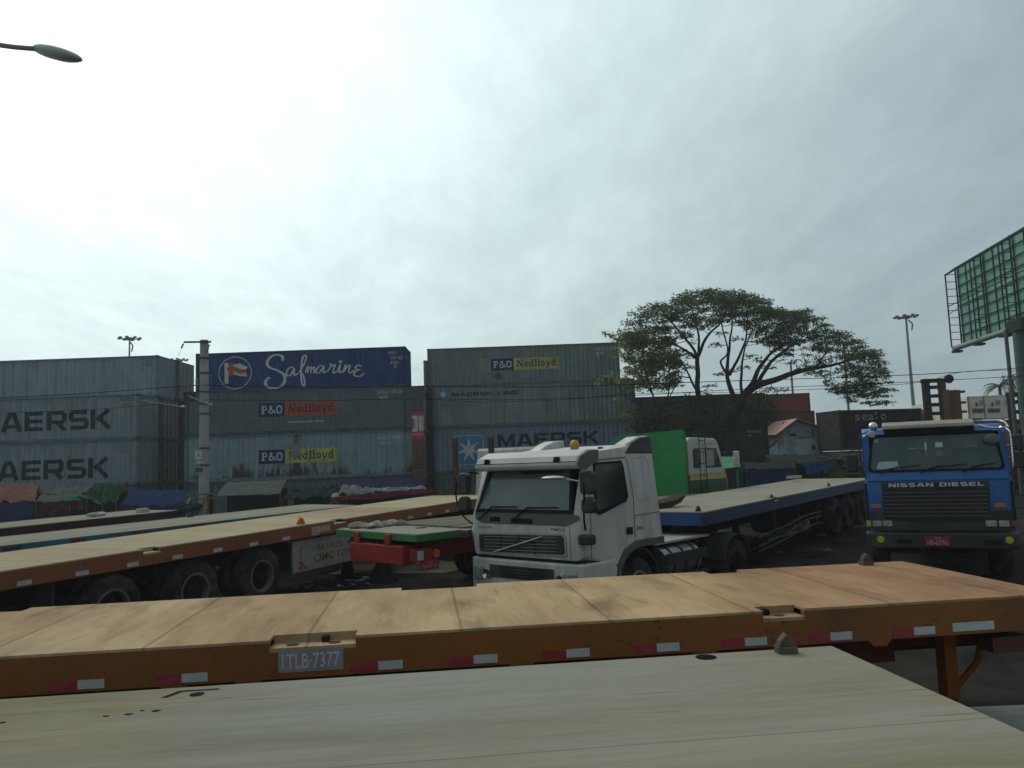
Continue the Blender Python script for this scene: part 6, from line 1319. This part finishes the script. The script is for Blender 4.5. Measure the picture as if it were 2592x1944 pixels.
limbs = [([T_(870, 1200), T_(900, 1100), T_(985, 960), T_(1045, 850)], .42, .30),
 ([T_(1035, 870), T_(1130, 775), T_(1300, 715), T_(1440, 665), T_(1570, 640), T_(1720, 610), T_(1880, 560)], .22, .04), ([T_(1050, 840), T_(1120, 740, .3), T_(1180, 620, .8), T_(1280, 510, 1), T_(1420, 440, 1.5)], .18, .03),
 ([T_(1010, 900), T_(960, 780), T_(943, 690), T_(952, 560), T_(965, 420), T_(975, 280)], .16, .03), ([T_(960, 690), T_(1040, 530, -1), T_(1080, 380, -1.5), T_(1090, 220, -2)], .09, .02), ([T_(940, 680), T_(895, 600), T_(945, 530), T_(905, 350, -2), T_(850, 200, -2)], .07, .02),
 ([T_(1045, 820), T_(1040, 640, 1), T_(1075, 480, 2), T_(1150, 330, 2.5)], .09, .02), ([T_(1140, 770), T_(1250, 600, -1.5), T_(1370, 500, -2.5), T_(1500, 400, -2.5)], .12, .02), ([T_(1560, 640), T_(1650, 520, .8), T_(1740, 440, 1)], .06, .02), ([T_(1720, 610), T_(1820, 680, -.6), T_(1930, 760, -.6)], .05, .015),
 ([T_(900, 1090), T_(800, 960, .5), T_(740, 830, .5), T_(735, 680, .5), T_(735, 560, .5)], .2, .12), ([T_(735, 570, .5), T_(680, 470, .5), T_(560, 330, 0), T_(470, 230)], .1, .02), ([T_(737, 560, .5), T_(800, 420, .5), T_(890, 330, 1), T_(960, 180, 1)], .1, .02), ([T_(735, 580, .5), T_(640, 510, -1), T_(500, 440, -1), T_(360, 380, -1)], .08, .02), ([T_(740, 540, .5), T_(740, 400, 1.5), T_(700, 250, 2), T_(640, 150, 2)], .08, .02), ([T_(740, 820, .5), T_(700, 740, 0), T_(650, 640, -.8), T_(590, 540, -1)], .08, .02)]
tree('rain_tree', 'large spreading tree with umbrella crown and dark leaning trunk behind the green headboard', T_(870, 1200), limbs, cl, 210, .092, [LEAF, LEAFM], .34, .035)
# lighter tree left
T2_ = lambda x, y, dy=0: at_y(*c4(x, y), 42.0 + dy)
cl = []
for i in range(130):
    x = rnd.uniform(170, 640); y = rnd.uniform(430, 790)
    if ((x - 400) / 260) ** 2 + ((y - 620) / 190) ** 2 > 1 or (x < 300 and y < 470): continue
    cl.append((T2_(x, y, rnd.uniform(-1.2, 1.2)), rnd.uniform(.25, .5)))
for x, y in ((95, 405), (130, 425), (180, 450), (215, 480), (40, 740), (90, 710), (150, 690), (200, 730), (180, 860), (170, 940), (200, 980)): cl.append((T2_(x, y, rnd.uniform(-.4, .4)), .26))
tree('light_tree', 'smaller tree with sparse yellow green leaves at the corner of the right container stack', T2_(480, 1150), [([T2_(480, 1150), T2_(470, 980), T2_(420, 820), T2_(360, 640)], .08, .03), ([T2_(470, 960), T2_(540, 780), T2_(520, 560)], .05, .02), ([T2_(430, 840), T2_(300, 640), T2_(200, 480), T2_(90, 400)], .04, .01), ([T2_(470, 960), T2_(620, 700)], .04, .02), ([T2_(470, 980), T2_(260, 860), T2_(170, 760), T2_(60, 730)], .03, .01)], cl, 190, .125, [LEAFY, LEAFY], .7, .018)
# climbing shrubs in front of the dark containers
def shrub(label, n, box, Y, mats, size=.10, nl=120):
    x0, y0, x1, y1 = box; cl = [(at_y(*c4(rnd.uniform(x0, x1), y0 + (y1 - y0) * rnd.random() ** .8), Y + rnd.uniform(-.8, .8)), rnd.uniform(.3, .6)) for _ in range(n)]
    bx = (x0 + x1) / 2; base = at_y(*c4(bx, y1 + 60), Y)
    return tree('shrub', label, base, [([base, at_y(*c4(bx, (y0 + y1) / 2), Y), at_y(*c4(bx + 20, y0), Y)], .07, .02), ([base, at_y(*c4(x0 + 40, (y0 + y1) / 2), Y)], .05, .02), ([base, at_y(*c4(x1 - 40, (y0 + y1) / 2), Y)], .05, .02)], cl, nl, size, mats, .8, .02, 'shrubs under the big tree', 'shrub')
shrub('dark shrub with small leaves left of the big trunk, above the green headboard', 46, (380, 850, 660, 1090), 43, [SHRUBL, LEAFM])
shrub('dense dark shrub wrapped round the foot of the big trunk', 46, (620, 840, 900, 1110), 43.3, [SHRUBL, LEAF])
shrub('blue green shrub right of the big trunk, over the charcoal container', 44, (1010, 820, 1290, 1010), 45.5, [SHRUBL, LEAF])
shrub('low leafy creeper at the lower left of the big tree by the right stack', 26, (250, 880, 420, 1080), 43, [SHRUBL, LEAFM])
# palm and round tree at far right
c5 = lambda x, y: (2292 + x / 7.373, 900 + y / 7.373)
PY = 95; pc = at_y(*c5(1740, 560), PY); pt = thing('palm_tree', 'small dusty palm behind the white refrigerated containers', 'palm', (pc.x, PY, -.2)); hz_ = pc.z + .2
MB().tube([(0, 0, 0), (.1, 0, hz_)], [.25, .16], 8).obj('trunk', BARK, pt)
b = MB()
for i in range(26):
    a2 = i * 2.399; el = rnd.uniform(-.3, 1.1); Lf = rnd.uniform(1.7, 2.4); prev = None; dirn = V((cos(a2), sin(a2), 0)); sdv = V((-sin(a2), cos(a2), 0)); P = []
    for k in range(8):
        t_ = k / 7; P.append(V((.1, 0, hz_)) + dirn * (Lf * t_ * cos(el)) + V((0, 0, Lf * (t_ * sin(el) - .55 * t_ * t_))))
    for k in range(1, 8):
        for j in range(3):
            p = P[k - 1].lerp(P[k], j / 3)
            for s2 in (-1, 1):
                q = p + sdv * (s2 * .45 * (1 - (k / 9) ** 2)) + dirn * .25 + V((0, 0, -.18)); o_ = dirn * .045; b.add([p - o_, p + o_, q], [(0, 1, 2)])
b.obj('crown', paint('palm_leaf', (.10, .115, .06), .7, var=.25, trans=.3), pt)
cl = [(at_y(*c5(rnd.uniform(1860, 2140), rnd.uniform(360, 690)), 92 + rnd.uniform(-2, 2)), rnd.uniform(.5, .9)) for _ in range(34)]; bs = at_y(*c5(2020, 800), 92); bs.z = 0
tree('far_tree', 'thin leafy tree beyond the refrigerated containers beside the slim dark pole', bs, [([bs, at_y(*c5(2010, 650), 92), at_y(*c5(2030, 420), 92)], .15, .04)], cl, 26, .16, [paint('far_leaf', (.09, .11, .075), .8, var=.3, trans=.2)], .7)

# ------------------------------------------------------------------ worker behind the second orange trailer
pp = at_y(846, 1256, 26.5); ps = tag(bpy.data.objects.new('person', None), 'person in dark clothes and a metal coloured brimmed hat behind the orange trailer', 'person'); COL.objects.link(ps); ps.location = (pp.x, 26.5, .25)
zh = pp.z - .25; k_ = zh / 1.68
sk = [((0, 0, .95), .15), ((0, 0, 1.2), .15), ((0, -.01, 1.40), .13), ((0, -.02, 1.48), .06), ((0, -.04, 1.60), .095), ((0, -.05, 1.66), .085),
      ((.17, 0, 1.40), .07), ((.25, -.08, 1.15), .05), ((.2, -.28, 1.0), .04), ((.17, -.36, 1.0), .035), ((-.17, 0, 1.40), .07), ((-.25, -.08, 1.15), .05), ((-.2, -.28, 1.0), .04), ((-.17, -.36, 1.0), .035),
      ((.1, 0, .85), .10), ((.11, .02, .48), .075), ((.12, .05, .09), .055), ((.12, -.12, .05), .045), ((-.1, 0, .85), .10), ((-.11, .02, .48), .075), ((-.12, .05, .09), .055), ((-.12, -.12, .05), .045)]
eg = [(0, 1), (1, 2), (2, 3), (3, 4), (4, 5), (2, 6), (6, 7), (7, 8), (8, 9), (2, 10), (10, 11), (11, 12), (12, 13), (0, 14), (14, 15), (15, 16), (16, 17), (0, 18), (18, 19), (19, 20), (20, 21)]
for side in (1, -1):
    root = 9 if side > 0 else 13
    for f in range(5):
        i0 = len(sk); bx = side * .17; fx_ = (f - 2) * .017 * side
        sk += [((bx + fx_, -.40, 1.0 - .005 * f), .011), ((bx + fx_ * 1.3, -.44 + .01 * abs(f - 2), .985), .009), ((bx + fx_ * 1.3, -.455 + .012 * abs(f - 2), .955), .008)]
        eg += [(root, i0), (i0, i0 + 1), (i0 + 1, i0 + 2)]
me = bpy.data.meshes.new('body'); me.from_pydata([tuple(V(p) * k_) for p, _ in sk], eg, []); bo = bpy.data.objects.new('body', me); COL.objects.link(bo)
md = bo.modifiers.new('skin', 'SKIN')
for i, (_, r) in enumerate(sk): me.skin_vertices[0].data[i].radius = (r * k_, r * k_)
me.skin_vertices[0].data[0].use_root = True
bo.modifiers.new('sub', 'SUBSURF').render_levels = 2
me2 = bpy.data.meshes.new_from_object(bo.evaluated_get(bpy.context.evaluated_depsgraph_get())); bpy.data.objects.remove(bo); me2.name = 'body'
SKIN = paint('skin', (.16, .085, .05), .6); SHIRT = paint('dark_shirt', (.03, .035, .06), .9); TROU = paint('trousers', (.05, .045, .04), .9)
for m in (SKIN, SHIRT, TROU): me2.materials.append(m)
for p in me2.polygons:
    z = p.center.z / k_; p.material_index = 0 if (z > 1.46 or (p.center.y < -.3 * k_ and z > .9)) else (1 if z > .95 else 2); p.use_smooth = True
body = bpy.data.objects.new('body', me2); COL.objects.link(body); body.parent = ps
b = MB().blob((0, -.135 * k_, 1.60 * k_), (.014, .022, .02), 6, 4)
for s_ in (-1, 1): b.blob((s_ * .09 * k_, -.04 * k_, 1.60 * k_), (.012, .02, .03), 6, 4)
b.obj('ears_and_nose', SKIN, ps, smooth=60)
b = MB()
for s_ in (-1, 1): b.blob((s_ * .033 * k_, -.122 * k_, 1.625 * k_), (.013, .008, .008), 6, 4)
b.box(-.025, .025, -.135 * k_, -.12 * k_, 1.555 * k_, 1.562 * k_); b.obj('eyes_and_mouth', BLK, ps)
MB().lathe([(.20, 1.655), (.205, 1.665), (.12, 1.69), (.115, 1.74), (.085, 1.78), (.02, 1.79)], 20, Matrix.Scale(k_, 4) @ Matrix.Translation((0, -.03, 0)) @ Matrix.Rotation(radians(-8), 4, 'X') @ Matrix(((1, 0, 0, 0), (0, 0, -1, 0), (0, 1, 0, 0), (0, 0, 0, 1)))).obj('hat', paint('hat_silver', (.28, .33, .36), .35, .3), ps, smooth=40)

# ------------------------------------------------------------------ litter and tyres on the yard
def litter(label, px, py, n, s, col):
    p = at_z(px, py, .27); b = MB()
    for i in range(n):
        q = p + V((rnd.uniform(-s, s), rnd.uniform(-s, s), 0)); a2 = rnd.random() * 6; w = rnd.uniform(.06, .18)
        b.add([q + V((cos(a2 + k * 1.57) * w, sin(a2 + k * 1.57) * w, rnd.uniform(.01, .1))) for k in range(4)], [(0, 1, 2, 3)])
    tag(b.obj('litter', paint('litter_%.2f' % col, (col, col, col * .9), .7, var=.3, sc=5)), label, 'litter', kind='stuff')
litter('scattered pale litter on the dark ground below the red bumper', 860, 1475, 16, .9, .22); litter('scraps of litter on the ground beside the blue trailer wheels', 1960, 1390, 8, 1.0, .12); litter('bits of litter on the ground near the blue lorry', 1950, 1352, 10, 1.8, .16)
cn = at_z(880, 1460, .26); tag(MB().lathe([(.30, 0), (.30, .04), (.17, .05), (.05, .5), (.02, .52)], 16, Matrix(((1, 0, 0, 0), (0, 0, -1, 0), (0, 1, 0, 0), (0, 0, 0, 1)))).obj('jack_stand', CHAS, loc=cn, smooth=30), 'dark cone shaped stand on the ground under the lettered side board', 'stand')
cn = at_z(970, 1470, .26); tag(MB().lathe([(.34, 0), (.30, .1), (.16, .35), (.12, .9), (.02, .91)], 16, Matrix(((1, 0, 0, 0), (0, 0, -1, 0), (0, 1, 0, 0), (0, 0, 0, 1)))).obj('jack_stand', CHAS, loc=cn, smooth=30), 'dark flared stand under the red rear bumper', 'stand')
sd = at_z(1010, 1440, .268); b = MB().add([tuple(sd + V(q)) for q in ((-1.6, -.5, .002), (1.2, -1.0, .002), (2.0, .3, .002), (.6, 1.6, .002), (-1.3, 1.2, .002))], [(0, 1, 2, 3, 4)]); o = b.obj('sand_patch', paint('sand', (.17, .15, .10), .95, var=.3)); o['kind'] = 'structure'

# ------------------------------------------------------------------ hazy air
hm = bpy.data.materials.new('haze_air'); hm.use_nodes = True; hn = hm.node_tree; hn.nodes.clear()
pv_ = hn.nodes.new('ShaderNodeVolumePrincipled'); pv_.inputs['Color'].default_value = (.86, .93, .95, 1); pv_.inputs['Density'].default_value = HAZE; pv_.inputs['Anisotropy'].default_value = .3
ho = hn.nodes.new('ShaderNodeOutputMaterial'); hn.links.new(pv_.outputs[0], ho.inputs['Volume'])
hz = MB().box(-170, 170, -25, 185, -3, 34).obj('haze', hm); hz['kind'] = 'stuff'
